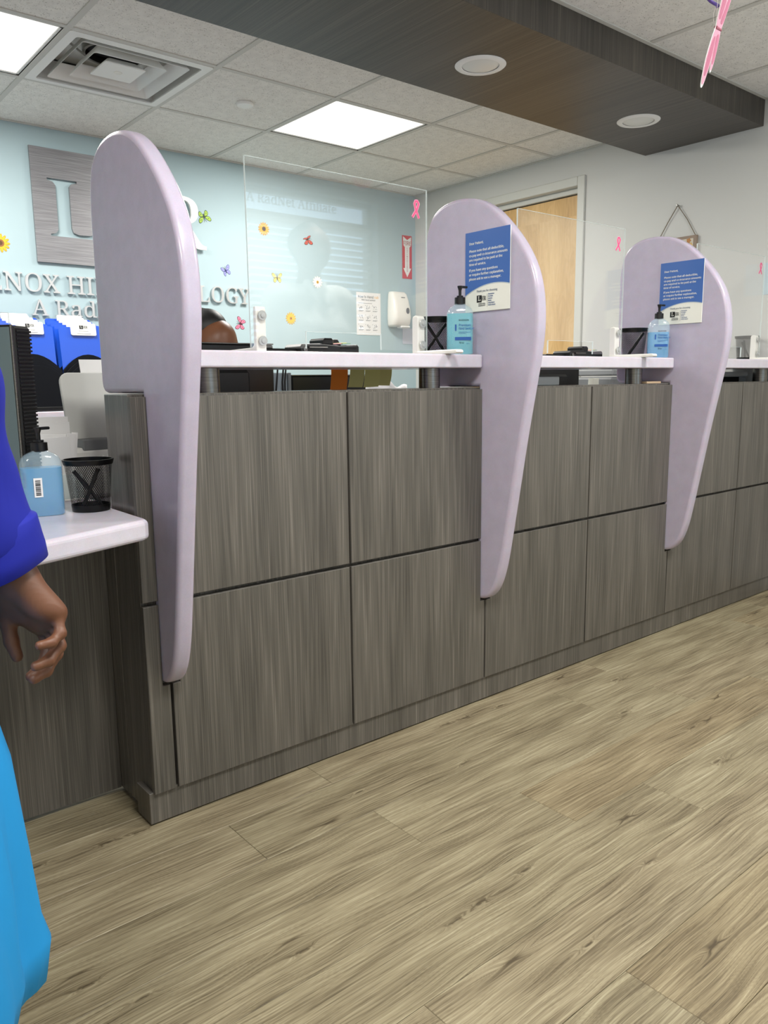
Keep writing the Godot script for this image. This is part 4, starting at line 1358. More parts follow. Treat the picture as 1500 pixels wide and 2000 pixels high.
func build_low_counter_things() -> void:
	pump_bottle("large sanitizer pump bottle with barcode on the low counter", Vector3(0.518, LT, -1.805), deg_to_rad(-12), M.gel, 0.112, false).scale = Vector3(1.08, 0.95, 1.05)
	pen_cup("black mesh pen cup on the low counter", Vector3(0.620, LT, -1.80), deg_to_rad(-15), [[Vector3(-0.020, 0.008, 0.024), Vector3(0.018, 0.098, 0.032)], [Vector3(0.026, 0.008, 0.018), Vector3(-0.033, 0.094, 0.022)]])
	# monitor turned away, ribbed housing side
	var mo := thing("desk_monitor", "glossy dark monitor with ribbed black side at left edge", "monitor", Vector3(0.352, LT - 0.0, -2.02), deg_to_rad(-52))
	part(mo, "housing", box(Vector3(0.46, 0.39, 0.060), 0.006), M.plastic, Vector3(0, 0.217, -0.032))
	part(mo, "screen_bezel", box(Vector3(0.462, 0.392, 0.006), 0.002), M.black, Vector3(0, 0.217, 0.001))
	part(mo, "screen", box(Vector3(0.452, 0.382, 0.003), 0.001), mat(rgb8(92, 108, 110), 0.06), Vector3(0, 0.217, 0.0045))  # lightened grey-teal colour stands in for the reflection on the glass
	part(mo, "screen_rim", box(Vector3(0.004, 0.39, 0.006), 0.001), M.steel, Vector3(0.230, 0.217, 0.004))
	for k in 45:
		part(mo, "rib", box(Vector3(0.0024, 0.0045, 0.048), 0.0006), M.rubber, Vector3(0.2306, 0.035 + k * 0.0083, -0.036))
	part(mo, "stand", box(Vector3(0.12, 0.05, 0.03), 0.005), M.plastic, Vector3(0, 0.028, -0.035))
	part(mo, "foot", box(Vector3(0.24, 0.012, 0.17), 0.005), M.plastic, Vector3(0, 0.006, -0.02))
	# clear screen standing behind it
	var ac := thing("acrylic_screen", "clear acrylic screen behind the monitor at the left edge", "shield", Vector3(0.16, LT, -2.30))
	part(ac, "pane", box(Vector3(0.90, 0.465, 0.005)), M.acrylic, Vector3(0, 0.2425, 0))
	part(ac, "polished_edge", box(Vector3(0.0008, 0.465, 0.005)), M.acrylic_edge, Vector3(0.4506, 0.2425, 0))
	part(ac, "polished_edge", box(Vector3(0.90, 0.0008, 0.005)), M.acrylic_edge, Vector3(0, 0.4756, 0))
	for s in [-0.4, 0.4]:
		part(ac, "foot", box(Vector3(0.03, 0.010, 0.12), 0.002), M.whitegloss, Vector3(s, 0.005, 0))
	# letter holder with envelopes
	var lh := thing("letter_holder", "clear holder on the desk behind the barcode bottle", "holder", Vector3(0.600, LT, -2.02))
	part(lh, "tray", box(Vector3(0.13, 0.006, 0.09), 0.002), M.white, Vector3(0, 0.003, 0))
	part(lh, "front", box(Vector3(0.13, 0.06, 0.003), 0.001), M.acrylic_edge, Vector3(0, 0.036, 0.043))
	part(lh, "back", box(Vector3(0.13, 0.12, 0.003), 0.001), M.acrylic_edge, Vector3(0, 0.066, -0.043))
	var env := [[-0.012, 0.022, 0.17, 0.150, 0.02, 0.0], [0.004, 0.012, 0.15, 0.158, -0.05, 0.02], [-0.034, 0.030, 0.030, 0.160, 0.16, 0.05], [-0.040, 0.026, 0.024, 0.168, 0.20, 0.02], [0.046, 0.018, 0.020, 0.158, -0.08, 0.0], [0.055, 0.010, 0.016, 0.160, -0.12, 0.0], [0.008, -0.020, 0.11, 0.185, 0.0, 0.0], [0.006, -0.030, 0.115, 0.198, 0.0, 0.0]]
	for k in env.size():
		var q: Array = env[k]
		single("envelope", ["widest white envelope at the front of the letter holder", "second white envelope from the front in the letter holder", "narrow white leaflet tilted left in the letter holder", "leftmost tilted white leaflet in the letter holder", "narrow white leaflet tilted right in the letter holder", "rightmost thin white leaflet in the letter holder", "tall white sheet near the back of the letter holder", "tallest white sheet at the very back of the letter holder"][k], "envelope", box(Vector3(minf(q[2], 0.12), q[3], 0.0028), 0.0005), M.paper, Vector3(lh.position.x + q[0], LT + 0.007 + q[3] / 2, lh.position.z + q[1]), Vector3(0, q[5], q[4]), "envelopes in the holder")
	single("black_stick", "thin black letter opener among the envelopes in the holder", "letter opener", box(Vector3(0.006, 0.15, 0.002), 0.0005), M.black, Vector3(lh.position.x - 0.030, LT + 0.083, lh.position.z + 0.036), Vector3(0, 0, 0.13))
	# document scanner
	var sc := thing("document_scanner", "white document scanner with raised grey paper chute beside the fin", "scanner", Vector3(0.815, LT - 0.015, -2.16), deg_to_rad(4))
	part(sc, "body", box(Vector3(0.30, 0.135, 0.15), 0.012), M.white, Vector3(0, 0.068, 0))
	for k in 13:
		part(sc, "rib", box(Vector3(0.007, 0.040, 0.004), 0.0015), M.white, Vector3(-0.075 + k * 0.0135, 0.094, 0.0765))
	part(sc, "grey_lip", box(Vector3(0.25, 0.030, 0.055), 0.003), mat(rgb8(120, 122, 124), 0.5), Vector3(0.012, 0.142, 0.045))
	var ch := part(sc, "paper_chute", extrude(rrect(0.262, 0.185, 0.026, 5), 0.012, 0.004, 3), mat(rgb8(206, 207, 203), 0.5), Vector3(0.006, 0.240, -0.008), Vector3(-0.22, 0, 0))
	part(ch, "latch", box(Vector3(0.014, 0.008, 0.010), 0.002), M.whitegloss, Vector3(-0.105, -0.092, 0.008))
	var sp := thing("scanner_paper", "white sheet of paper standing in the scanner chute", "paper", Vector3(0.868, LT + 0.214, -2.206), deg_to_rad(4))
	part(sp, "sheet", box(Vector3(0.215, 0.20, 0.002), 0.0004), M.paper, Vector3(0, 0.04, 0), Vector3(-0.22, 0, 0))
	lettering(sp, "LENOX HILL", 0.004, M.inkgrey, Vector3(-0.075, 0.098, 0.002 - 0.016), Vector3(-0.22, 0, 0))

# ---------------------------------------------------------------- behind the desk
func clipboard(label: String, at: Vector3) -> void:
	var t := thing("clipboard", label, "clipboard", at, 0.0, "blue clipboards in the black racks")
	t.rotation.x = -0.13
	part(t, "board", extrude(rrect(0.228, 0.315, 0.012, 4), 0.003, 0.0008, 1), M.clip, Vector3(0, 0.1575, 0))
	var c := part(t, "clip", extrude(rrect(0.125, 0.060, 0.008, 4), 0.010, 0.002, 2), M.white, Vector3(0.006, 0.302, 0.0068))
	tag(c, "white plastic clip with the clinic logo")
	flat(c, "logo_square", rect_poly(-0.020, 0.002, -0.002, 0.020), M.ink, 0.005, 0.0004)
	lettering(c, "L", 0.011, M.white, Vector3(-0.015, 0.003, 0.0058), Vector3.ZERO, serif)
	lettering(c, "HR", 0.011, M.ink, Vector3(-0.002, 0.003, 0.0058), Vector3.ZERO, serif)
	flat(c, "print_line", rect_poly(-0.025, -0.009, 0.023, -0.0075), M.inkgrey, 0.005, 0.0004)
	flat(c, "print_line", rect_poly(-0.034, -0.022, 0.034, -0.0205), M.ink, 0.005, 0.0004)

func rack(label: String, x: float) -> void:
	var t := thing("file_rack", label, "file rack", Vector3(x, 0.925, -4.08), 0.0, "black tiered clipboard racks")
	part(t, "base", box(Vector3(0.262, 0.02, 0.30), 0.004), M.plastic, Vector3(0, 0.011, 0.02))
	for k in range(-3, 5):
		var lift := 0.012 + k * 0.012 if k >= 0 else 0.012
		var cut := 0.0 if k >= 0 else -0.019 * k
		var p := PackedVector2Array([Vector2(-0.13, 0.0), Vector2(-0.13, 0.185 - cut)])
		for j in 11:
			var u := -1.0 + 2.0 * j / 10.0
			p.append(Vector2(u * 0.128, 0.185 - cut + 0.075 * (1.0 - u * u)))
		p.append(Vector2(0.13, 0.185 - cut))
		p.append(Vector2(0.13, 0.0))
		var o := part(t, "pocket", extrude(p, 0.003, 0.0008, 1), M.pocket, Vector3(0, lift, 0.085 - k * (0.036 if k >= 0 else 0.026)), Vector3(-0.10, 0, 0))
		o.name = "pocket"
	part(t, "back", box(Vector3(0.262, 0.26, 0.004), 0.001), M.plastic, Vector3(0, 0.14, -0.125))

func office_monitor(called: String, label: String, at: Vector3, turn: float, w: float, h: float, y0: float) -> Node3D:
	var t := thing(called, label, "monitor", at, turn, "staff monitors behind the desk")
	part(t, "housing", box(Vector3(w, h, 0.028), 0.005), M.plastic, Vector3(0, y0 + h / 2, 0))
	part(t, "screen", box(Vector3(w - 0.024, h - 0.024, 0.002)), mat(Color(0.02, 0.022, 0.026), 0.12), Vector3(0, y0 + h / 2, -0.0148))
	part(t, "rear_bulge", box(Vector3(w * 0.5, h * 0.5, 0.03), 0.01), M.plastic, Vector3(0, y0 + h * 0.48, 0.025))
	part(t, "top_edge", box(Vector3(w, 0.004, 0.030), 0.001), M.steel, Vector3(0, y0 + h + 0.001, 0))
	part(t, "stand_post", box(Vector3(0.05, y0 + 0.06, 0.02), 0.003), M.plastic, Vector3(0, (y0 + 0.06) / 2, 0.030))
	part(t, "stand_foot", box(Vector3(0.22, 0.012, 0.15), 0.004), M.plastic, Vector3(0, 0.006, 0.01))
	return t

func build_back_office() -> void:
	# cabinet along the blue wall that carries the racks
	var cb := thing("back_cabinet", "low grey wood cabinet along the blue wall behind the desk", "cabinet", Vector3(1.1, 0, ZB + 0.25))
	part(cb, "body", box(Vector3(1.6, 0.89, 0.46), 0.002), M.wood3, Vector3(0, 0.450, -0.012))
	part(cb, "top", box(Vector3(1.64, 0.028, 0.49), 0.003), M.slab, Vector3(0, 0.910, 0.002))
	for k in 4:
		var dr := part(cb, "door", box(Vector3(0.39, 0.80, 0.018), 0.002), M["wood%d" % k], Vector3(-0.6 + k * 0.4, 0.46, 0.229))
		part(dr, "handle", tube([Vector3(0.15, 0.2, 0.025), Vector3(0.15, 0.32, 0.025)], 0.005), M.steel)
	rack("black tiered clipboard rack half hidden behind the monitor", 1.160)
	rack("black tiered clipboard rack next to the first lavender fin", 1.425)
	var ord := ["front", "second", "third", "fourth", "rearmost"]
	for r in 2:
		for k in 5:
			var where: String = ["rack half hidden behind the monitor", "rack next to the first fin"][r]
			var xx: float = [1.158, 1.412][r] + [0.0, -0.012, -0.022, -0.030, -0.026][k] * [1.0, 0.6][r]
			clipboard("blue clipboard with white clip, %s in the %s" % [ord[k], where], Vector3(xx, 1.017 + k * 0.012, -4.012 - k * 0.036))
	# staff monitors whose backs show under and over the counter
	office_monitor("office_monitor", "black monitor in front of the seated receptionist", Vector3(1.195, 0.75, -2.26), 0.0, 0.41, 0.30, 0.120)
	office_monitor("office_monitor", "black monitor to the right of the receptionist's monitor", Vector3(1.655, 0.75, -2.30), -0.12, 0.30, 0.22, 0.10)
	var ar := thing("monitor_arm", "grey upright monitor pole between the two dark monitors", "monitor arm", Vector3(1.438, 0.75, -2.28))
	part(ar, "pole", box(Vector3(0.075, 0.32, 0.03), 0.004), mat(rgb8(150, 162, 172), 0.5), Vector3(0, 0.17, -0.02))
	part(ar, "side_rail", box(Vector3(0.012, 0.32, 0.036), 0.002), mat(rgb8(92, 96, 100), 0.5), Vector3(-0.044, 0.17, -0.018))
	part(ar, "side_rail", box(Vector3(0.012, 0.32, 0.036), 0.002), mat(rgb8(110, 116, 120), 0.5), Vector3(0.044, 0.17, -0.018))
	part(ar, "foot", box(Vector3(0.18, 0.01, 0.14), 0.003), M.plastic, Vector3(0, 0.005, -0.02))
	var cab := [[-0.012, -0.030], [0.010, 0.022], [0.020, 0.026]]
	for q in cab:
		part(ar, "cable", tube([Vector3(q[0] + 0.008, 0.36, 0.004), Vector3(q[0], 0.30, 0.006), Vector3((q[0] + q[1]) / 2 - 0.004, 0.2, 0.006), Vector3(q[1], 0.02, 0.01)], 0.0028, -1.0, 6), M.rubber)
	# sticky notes on the rear edge of the first counter
	for q in [[1.485, 0.064, 0.072, "orange", rgb8(232, 132, 36), 0.02], [1.556, 0.058, 0.060, "pale yellow left", rgb8(206, 202, 128), -0.02], [1.617, 0.062, 0.060, "pale yellow middle", rgb8(212, 210, 130), 0.03], [1.674, 0.050, 0.056, "pale yellow right", rgb8(206, 202, 126), -0.02]]:
		single("sticky_note", q[3] + " sticky note hanging under the counter left of the middle fin", "sticky note", sticky(q[1], q[2]), mat(q[4], 0.8), Vector3(q[0], 1.090, -2.0012), Vector3(0.0, 0, q[5]), "sticky notes under the counter")
	# office chair with a white cloth over its back
	var ch := thing("office_chair", "black office chair behind the desk with round backrest", "chair", Vector3(2.20, 0, -3.05), deg_to_rad(160))
	part(ch, "backrest", extrude(rrect(0.46, 0.50, 0.10, 6), 0.06, 0.02, 4, true), M.rubber, Vector3(0, 0.80, 0.22), Vector3(0.08, 0, 0))
	part(ch, "seat", extrude(rrect(0.48, 0.46, 0.08, 6), 0.07, 0.025, 4, true), M.rubber, Vector3(0, 0.47, 0), Vector3(PI / 2, 0, 0))
	part(ch, "back_bar", box(Vector3(0.06, 0.42, 0.02), 0.004), M.plastic, Vector3(0, 0.62, 0.27))
	part(ch, "gas_column", lathe([Vector2(0, 0.08), Vector2(0.028, 0.08), Vector2(0.028, 0.44), Vector2(0, 0.44)], 20), M.plastic)
	for k in 5:
		var a := TAU * k / 5
		part(ch, "leg", tube([Vector3(0, 0.10, 0), Vector3(cos(a) * 0.28, 0.07, sin(a) * 0.28)], 0.022, 0.014, 8), M.plastic)
		part(ch, "castor", lathe([Vector2(0, -0.028), Vector2(0.02, -0.02), Vector2(0.028, 0), Vector2(0.02, 0.02), Vector2(0, 0.028)], 14), M.plastic, Vector3(cos(a) * 0.29, 0.028, sin(a) * 0.29))
	var cl := thing("white_cloth", "white jacket draped over the black office chair", "jacket", Vector3(2.32, 0.84, -2.83), deg_to_rad(160))
	var st := stool()
	var secs := []
	for k in 13:
		var u := k / 12.0
		var loop := PackedVector3Array()
		var a := PI * u
		var y := 0.21 * minf(1.0, sin(a) * 1.8)
		for i in 24:
			var v := i / 23.0
			loop.append(Vector3((v - 0.5) * 0.26, y + 0.012 * sin(v * 19.0 + u * 4.0) - 0.06 * absf(v - 0.5), (u - 0.5) * 0.10 + 0.008 * sin(v * 14.0)))
		secs.append(loop)
	aloft(st, secs, true, false, false, false)
	part(cl, "fabric", done(st), mat(rgb8(232, 230, 230), 0.9))
	# second work place
	office_monitor("office_monitor", "black monitor seen under the counter right of the middle fin", Vector3(2.86, 0.75, -2.30), 0.0, 0.46, 0.30, 0.10)
	single("grey_box", "small flat grey box under the counter right of the middle fin", "box", box(Vector3(0.16, 0.03, 0.10), 0.003), mat(rgb8(176, 180, 182), 0.5), Vector3(2.18, 1.0415, -1.805))
	single("white_stand", "white wedge shaped stand under the counter between the notices", "stand", extrude(PackedVector2Array([Vector2(-0.045, 0), Vector2(-0.022, 0.30), Vector2(0.022, 0.30), Vector2(0.030, 0)]), 0.03, 0.003, 2), mat(rgb8(226, 226, 214), 0.5), Vector3(3.165, 0.75, -2.26))
	var pr := thing("desk_printer", "grey desktop printer seen under the counter near the right fin", "printer", Vector3(3.40, 0.7505, -2.31))
	part(pr, "body", box(Vector3(0.34, 0.31, 0.22), 0.012), mat(rgb8(126, 128, 130), 0.45), Vector3(0, 0.15, 0))
	part(pr, "lid", box(Vector3(0.33, 0.03, 0.21), 0.006), mat(rgb8(150, 152, 154), 0.45), Vector3(0, 0.325, 0))
	part(pr, "tray", box(Vector3(0.28, 0.012, 0.1), 0.003), M.plastic, Vector3(0, 0.08, 0.15))
	single("paper_pile", "thin pile of paper with orange edge beside the right fin base", "paper", box(Vector3(0.10, 0.008, 0.07), 0.001), mat(rgb8(236, 206, 170), 0.7), Vector3(2.835, 1.0305, -1.775))
	var cp := thing("photo_copier", "grey office machine with black slot at the far right", "printer", Vector3(3.775, 0.75, -2.03))
	part(cp, "body", box(Vector3(0.30, 0.30, 0.26), 0.008), mat(rgb8(168, 172, 176), 0.45), Vector3(0, 0.151, 0))
	part(cp, "slot", box(Vector3(0.20, 0.030, 0.01)), M.gap, Vector3(-0.03, 0.283, 0.127))
	part(cp, "lid", box(Vector3(0.31, 0.02, 0.27), 0.004), mat(rgb8(206, 208, 208), 0.45), Vector3(0, 0.312, 0))

func sticky(w: float, h: float) -> ArrayMesh:
	var st := stool()
	var secs := []
	for k in 8:
		var u := k / 7.0
		secs.append(PackedVector3Array([Vector3(-w / 2, -u * h, -0.012 * u * u), Vector3(w / 2, -u * h, -0.012 * u * u), Vector3(w / 2, -u * h, -0.012 * u * u - 0.0006), Vector3(-w / 2, -u * h, -0.012 * u * u - 0.0006)]))
	aloft(st, secs, false)
	return done(st)

# ---------------------------------------------------------------- people
# smooth union of tapered capsules, meshed as surface nets; a bone is [from, to, radius, radius, blend]
func sdf_mesh(bones: Array, cell: float) -> ArrayMesh:
	var lo := Vector3.INF
	var hi := -Vector3.INF
	for b in bones:
		for e in [[b[0], b[2]], [b[1], b[3]]]:
			var r := Vector3.ONE * (float(e[1]) + 3.0 * cell)
			lo = lo.min(e[0] - r)
			hi = hi.max(e[0] + r)
	var nx := int((hi.x - lo.x) / cell) + 2
	var ny := int((hi.y - lo.y) / cell) + 2
	var nz := int((hi.z - lo.z) / cell) + 2
	var f := PackedFloat32Array()
	f.resize(nx * ny * nz)
	f.fill(1.0)
	for b in bones:
		var a: Vector3 = b[0]
		var ab: Vector3 = b[1] - a
		var l2 := maxf(ab.length_squared(), 1e-9)
		var ra: float = b[2]
		var rb: float = b[3]
		var k: float = b[4]
		var m := maxf(ra, rb) + k + 2.0 * cell
		var p0 := (a.min(b[1]) - Vector3.ONE * m - lo) / cell
		var p1 := (a.max(b[1]) + Vector3.ONE * m - lo) / cell
		for z in range(maxi(0, int(p0.z)), mini(nz, int(p1.z) + 2)):
			for y in range(maxi(0, int(p0.y)), mini(ny, int(p1.y) + 2)):
				var row := (z * ny + y) * nx
				for x in range(maxi(0, int(p0.x)), mini(nx, int(p1.x) + 2)):
					var p := lo + Vector3(x, y, z) * cell - a
					var t := clampf(p.dot(ab) / l2, 0.0, 1.0)
					var d := (p - ab * t).length() - lerpf(ra, rb, t)
					var o := f[row + x]
					var h := maxf(k - absf(o - d), 0.0) / k
					f[row + x] = minf(o, d) - h * h * k * 0.25
	var ids := PackedInt32Array()
	ids.resize(nx * ny * nz)
	ids.fill(-1)
	var vs := PackedVector3Array()
	var off := [0, 1, nx, nx + 1, nx * ny, nx * ny + 1, nx * ny + nx, nx * ny + nx + 1]
	var edges := [[0, 1], [2, 3], [4, 5], [6, 7], [0, 2], [1, 3], [4, 6], [5, 7], [0, 4], [1, 5], [2, 6], [3, 7]]
	var cor := [Vector3(0, 0, 0), Vector3(1, 0, 0), Vector3(0, 1, 0), Vector3(1, 1, 0), Vector3(0, 0, 1), Vector3(1, 0, 1), Vector3(0, 1, 1), Vector3(1, 1, 1)]
	for z in nz - 1:
		for y in ny - 1:
			for x in nx - 1:
				var i := (z * ny + y) * nx + x
				var neg := 0
				for c in 8:
					if f[i + off[c]] < 0.0:
						neg += 1
				if neg == 0 or neg == 8:
					continue
				var s := Vector3.ZERO
				var n := 0
				for e in edges:
					var d0 := f[i + off[e[0]]]
					var d1 := f[i + off[e[1]]]
					if (d0 < 0.0) != (d1 < 0.0):
						s += (cor[e[0]] as Vector3).lerp(cor[e[1]], d0 / (d0 - d1))
						n += 1
				ids[i] = vs.size()
				vs.append(lo + (Vector3(x, y, z) + s / n) * cell)
	var idx := PackedInt32Array()
	var axes := [[1, nx, nx * ny], [nx, nx * ny, 1], [nx * ny, 1, nx]]
	for z in range(1, nz - 1):
		for y in range(1, ny - 1):
			for x in range(1, nx - 1):
				var i := (z * ny + y) * nx + x
				var d0 := f[i]
				for ax in axes:
					var d1 := f[i + ax[0]]
					if (d0 < 0.0) == (d1 < 0.0):
						continue
					var q0 := ids[i - ax[1] - ax[2]]
					var q1 := ids[i - ax[2]]
					var q2 := ids[i]
					var q3 := ids[i - ax[1]]
					if q0 < 0 or q1 < 0 or q2 < 0 or q3 < 0:
						continue
					if d0 < 0.0:
						idx.append_array([q0, q2, q1, q0, q3, q2])
					else:
						idx.append_array([q0, q1, q2, q0, q2, q3])
	var ns := PackedVector3Array()
	ns.resize(vs.size())
	for k in range(0, idx.size(), 3):
		var nn := (vs[idx[k + 2]] - vs[idx[k]]).cross(vs[idx[k + 1]] - vs[idx[k]])
		for j in 3:
			ns[idx[k + j]] += nn
	for k in ns.size():
		ns[k] = ns[k].normalized()
	var arr := []
	arr.resize(Mesh.ARRAY_MAX)
	arr[Mesh.ARRAY_VERTEX] = vs
	arr[Mesh.ARRAY_NORMAL] = ns
	arr[Mesh.ARRAY_INDEX] = idx
	var am := ArrayMesh.new()
	am.add_surface_from_arrays(Mesh.PRIMITIVE_TRIANGLES, arr)
	return am

# cloth: pushes the vertices in and out by smooth noise
func rumple(m: ArrayMesh, amp: float, freq: float, s: int) -> ArrayMesh:
	var n := noise(freq, s, 2)
	var st := SurfaceTool.new()
	var arr := m.surface_get_arrays(0)
	var vs: PackedVector3Array = arr[Mesh.ARRAY_VERTEX]
	var ns: PackedVector3Array = arr[Mesh.ARRAY_NORMAL]
	for k in vs.size():
		var p := vs[k]
		vs[k] += ns[k] * amp * n.get_noise_3d(p.x, p.y * 0.55, p.z)
	arr[Mesh.ARRAY_VERTEX] = vs
	var am := ArrayMesh.new()
	am.add_surface_from_arrays(Mesh.PRIMITIVE_TRIANGLES, arr)
	st.create_from(am, 0)
	st.generate_normals()
	return st.commit()

func joined(meshes: Array) -> ArrayMesh:
	var st := SurfaceTool.new()
	st.begin(Mesh.PRIMITIVE_TRIANGLES)
	for m in meshes:
		st.append_from(m, 0, Transform3D())
	return st.commit()

# hand from the wrist w: d towards the fingers, n out of the palm, side = 1 for a right hand
func hand_bones(w: Vector3, d: Vector3, n: Vector3, side: float, curl := [42.0, 52.0, 30.0], spread := 1.0) -> Array:
	d = d.normalized()
	n = (n - d * n.dot(d)).normalized()
	var th := d.cross(n) * side
	var out := []
	var mcp := [[0.031, 0.086], [0.010, 0.090], [-0.011, 0.085], [-0.030, 0.076]]
	var lens := [[0.041, 0.025, 0.020], [0.045, 0.029, 0.021], [0.041, 0.027, 0.021], [0.033, 0.020, 0.019]]
	var rad := [0.0090, 0.0092, 0.0088, 0.0078]
	for k in 4:
		var base: Vector3 = w + th * mcp[k][0] * 0.55 + d * 0.006
		var j: Vector3 = w + th * mcp[k][0] + d * mcp[k][1] - n * 0.004
		out.append([base, j, 0.0165, 0.0125, 0.018])
		out.append([base + n * 0.010, j + n * 0.008 - d * 0.012, 0.013, 0.0105, 0.016])
	# ball of the thumb and of the little finger
	out.append([w + th * 0.020 + d * 0.020 + n * 0.008, w + th * 0.026 + d * 0.052 + n * 0.012, 0.017, 0.012, 0.016])
	out.append([w - th * 0.020 + d * 0.020 + n * 0.008, w - th * 0.024 + d * 0.055 + n * 0.010, 0.015, 0.011, 0.016])
	for k in 4:
		var j: Vector3 = w + th * mcp[k][0] + d * mcp[k][1] - n * 0.004
		var ang := 0.0
		var r: float = rad[k]
		for p in 3:
			ang += deg_to_rad(curl[p] * (1.0 + (k - 1) * 0.10))
			var dir := d * cos(ang) + n * sin(ang) + th * (1.5 - k) * 0.05 * spread
			var q: Vector3 = j + dir.normalized() * lens[k][p]
			out.append([j, q, r, r * 0.94, 0.0045])
			# knuckle
			if p > 0:
				out.append([j, j, r * 1.06, r * 1.06, 0.003])
			j = q
			r *= 0.93
	# thumb
	var c := w + th * 0.022 + d * 0.018 + n * 0.006
	var t1 := (d * 0.68 + th * 0.55 + n * 0.42).normalized()
	var t2 := (d * 0.90 + th * 0.16 + n * 0.40).normalized()
	var t3 := (d * 0.95 - th * 0.02 + n * 0.32).normalized()
	var a := c + t1 * 0.044
	var b := a + t2 * 0.033
	out.append([c, a, 0.0155, 0.0115, 0.012])
	out.append([a, b, 0.0110, 0.0098, 0.005])
	out.append([b, b + t3 * 0.025, 0.0100, 0.0078, 0.004])
	return out

# head with a face, looking along fwd; c is the middle of the skull
func head_bones(c: Vector3, fwd: Vector3, up: Vector3, s := 1.0) -> Array:
	fwd = fwd.normalized()
	up = (up - fwd * up.dot(fwd)).normalized()
	var rt := fwd.cross(up)
	var at := func(x: float, y: float, z: float) -> Vector3:
		return c + (rt * x + up * y + fwd * z) * s
	var out := []
	var add := func(a: Vector3, b: Vector3, r0: float, r1: float, k: float):
		out.append([a, b, r0 * s, r1 * s, k * s])
	add.call(at.call(0, 0.028, -0.025), at.call(0, 0.022, 0.022), 0.078, 0.074, 0.03)
	add.call(at.call(-0.018, -0.01, 0.02), at.call(0.018, -0.01, 0.02), 0.066, 0.066, 0.03)
	add.call(at.call(-0.022, -0.052, 0.036), at.call(0.022, -0.052, 0.036), 0.040, 0.040, 0.03)
	add.call(at.call(0, -0.086, 0.056), at.call(0, -0.078, 0.050), 0.026, 0.030, 0.03)
	add.call(at.call(-0.030, 0.020, 0.077), at.call(0.030, 0.020, 0.077), 0.014, 0.014, 0.02)
	add.call(at.call(0, 0.012, 0.090), at.call(0, -0.028, 0.104), 0.007, 0.012, 0.012)
	for e in [-1.0, 1.0]:
		add.call(at.call(0.010 * e, -0.032, 0.094), at.call(0.012 * e, -0.032, 0.092), 0.008, 0.007, 0.006)
		add.call(at.call(0.034 * e, -0.022, 0.066), at.call(0.034 * e, -0.028, 0.062), 0.022, 0.022, 0.02)
		add.call(at.call(0.031 * e, 0.0, 0.080), at.call(0.031 * e, 0.0, 0.080), 0.0125, 0.0125, 0.004)
		add.call(at.call(0.079 * e, 0.012, -0.012), at.call(0.077 * e, -0.022, -0.004), 0.013, 0.009, 0.006)
	add.call(at.call(-0.018, -0.055, 0.084), at.call(0.018, -0.055, 0.084), 0.0065, 0.0065, 0.005)
	add.call(at.call(-0.016, -0.066, 0.083), at.call(0.016, -0.066, 0.083), 0.0070, 0.0070, 0.005)
	return out

func hair_bones(c: Vector3, fwd: Vector3, up: Vector3, s := 1.0, bun := false) -> Array:
	fwd = fwd.normalized()
	up = (up - fwd * up.dot(fwd)).normalized()
	var rt := fwd.cross(up)
	var at := func(x: float, y: float, z: float) -> Vector3:
		return c + (rt * x + up * y + fwd * z) * s
	var out := []
	out.append([at.call(0, 0.034, -0.040), at.call(0, 0.044, -0.018), 0.0805 * s, 0.074 * s, 0.02])
	out.append([at.call(-0.026, 0.026, -0.036), at.call(0.026, 0.026, -0.036), 0.064 * s, 0.064 * s, 0.02])
	out.append([at.call(0, -0.01, -0.05), at.call(0, -0.05, -0.045), 0.062 * s, 0.046 * s, 0.02])
	if bun:
		out.append([at.call(0, 0.03, -0.125), at.call(0, 0.03, -0.125), 0.042 * s, 0.042 * s, 0.015])
	return out

func face_parts(o: Node3D, c: Vector3, fwd: Vector3, up: Vector3, s := 1.0) -> void:
	fwd = fwd.normalized()
	up = (up - fwd * up.dot(fwd)).normalized()
	var rt := fwd.cross(up)
	for e in [-1.0, 1.0]:
		var p: Vector3 = c + (rt * 0.031 * e + fwd * 0.0845) * s
		part(o, "eye", lathe([Vector2(0, -0.0095), Vector2(0.007, -0.0065), Vector2(0.0095, 0), Vector2(0.007, 0.0065), Vector2(0, 0.0095)], 14), M.white, p)
		part(o, "iris", lathe([Vector2(0, -0.005), Vector2(0.0045, -0.003), Vector2(0.0052, 0), Vector2(0.0045, 0.003), Vector2(0, 0.005)], 12), M.ink, p + fwd * 0.0062)
		part(o, "eyebrow", tube([c + (rt * 0.016 * e + up * 0.020 + fwd * 0.0925) * s, c + (rt * 0.034 * e + up * 0.026 + fwd * 0.0885) * s, c + (rt * 0.052 * e + up * 0.019 + fwd * 0.076) * s], 0.0038, 0.0022, 6), M.hair)

func build_people() -> void:
	visitor()
	receptionist()
	bystander()

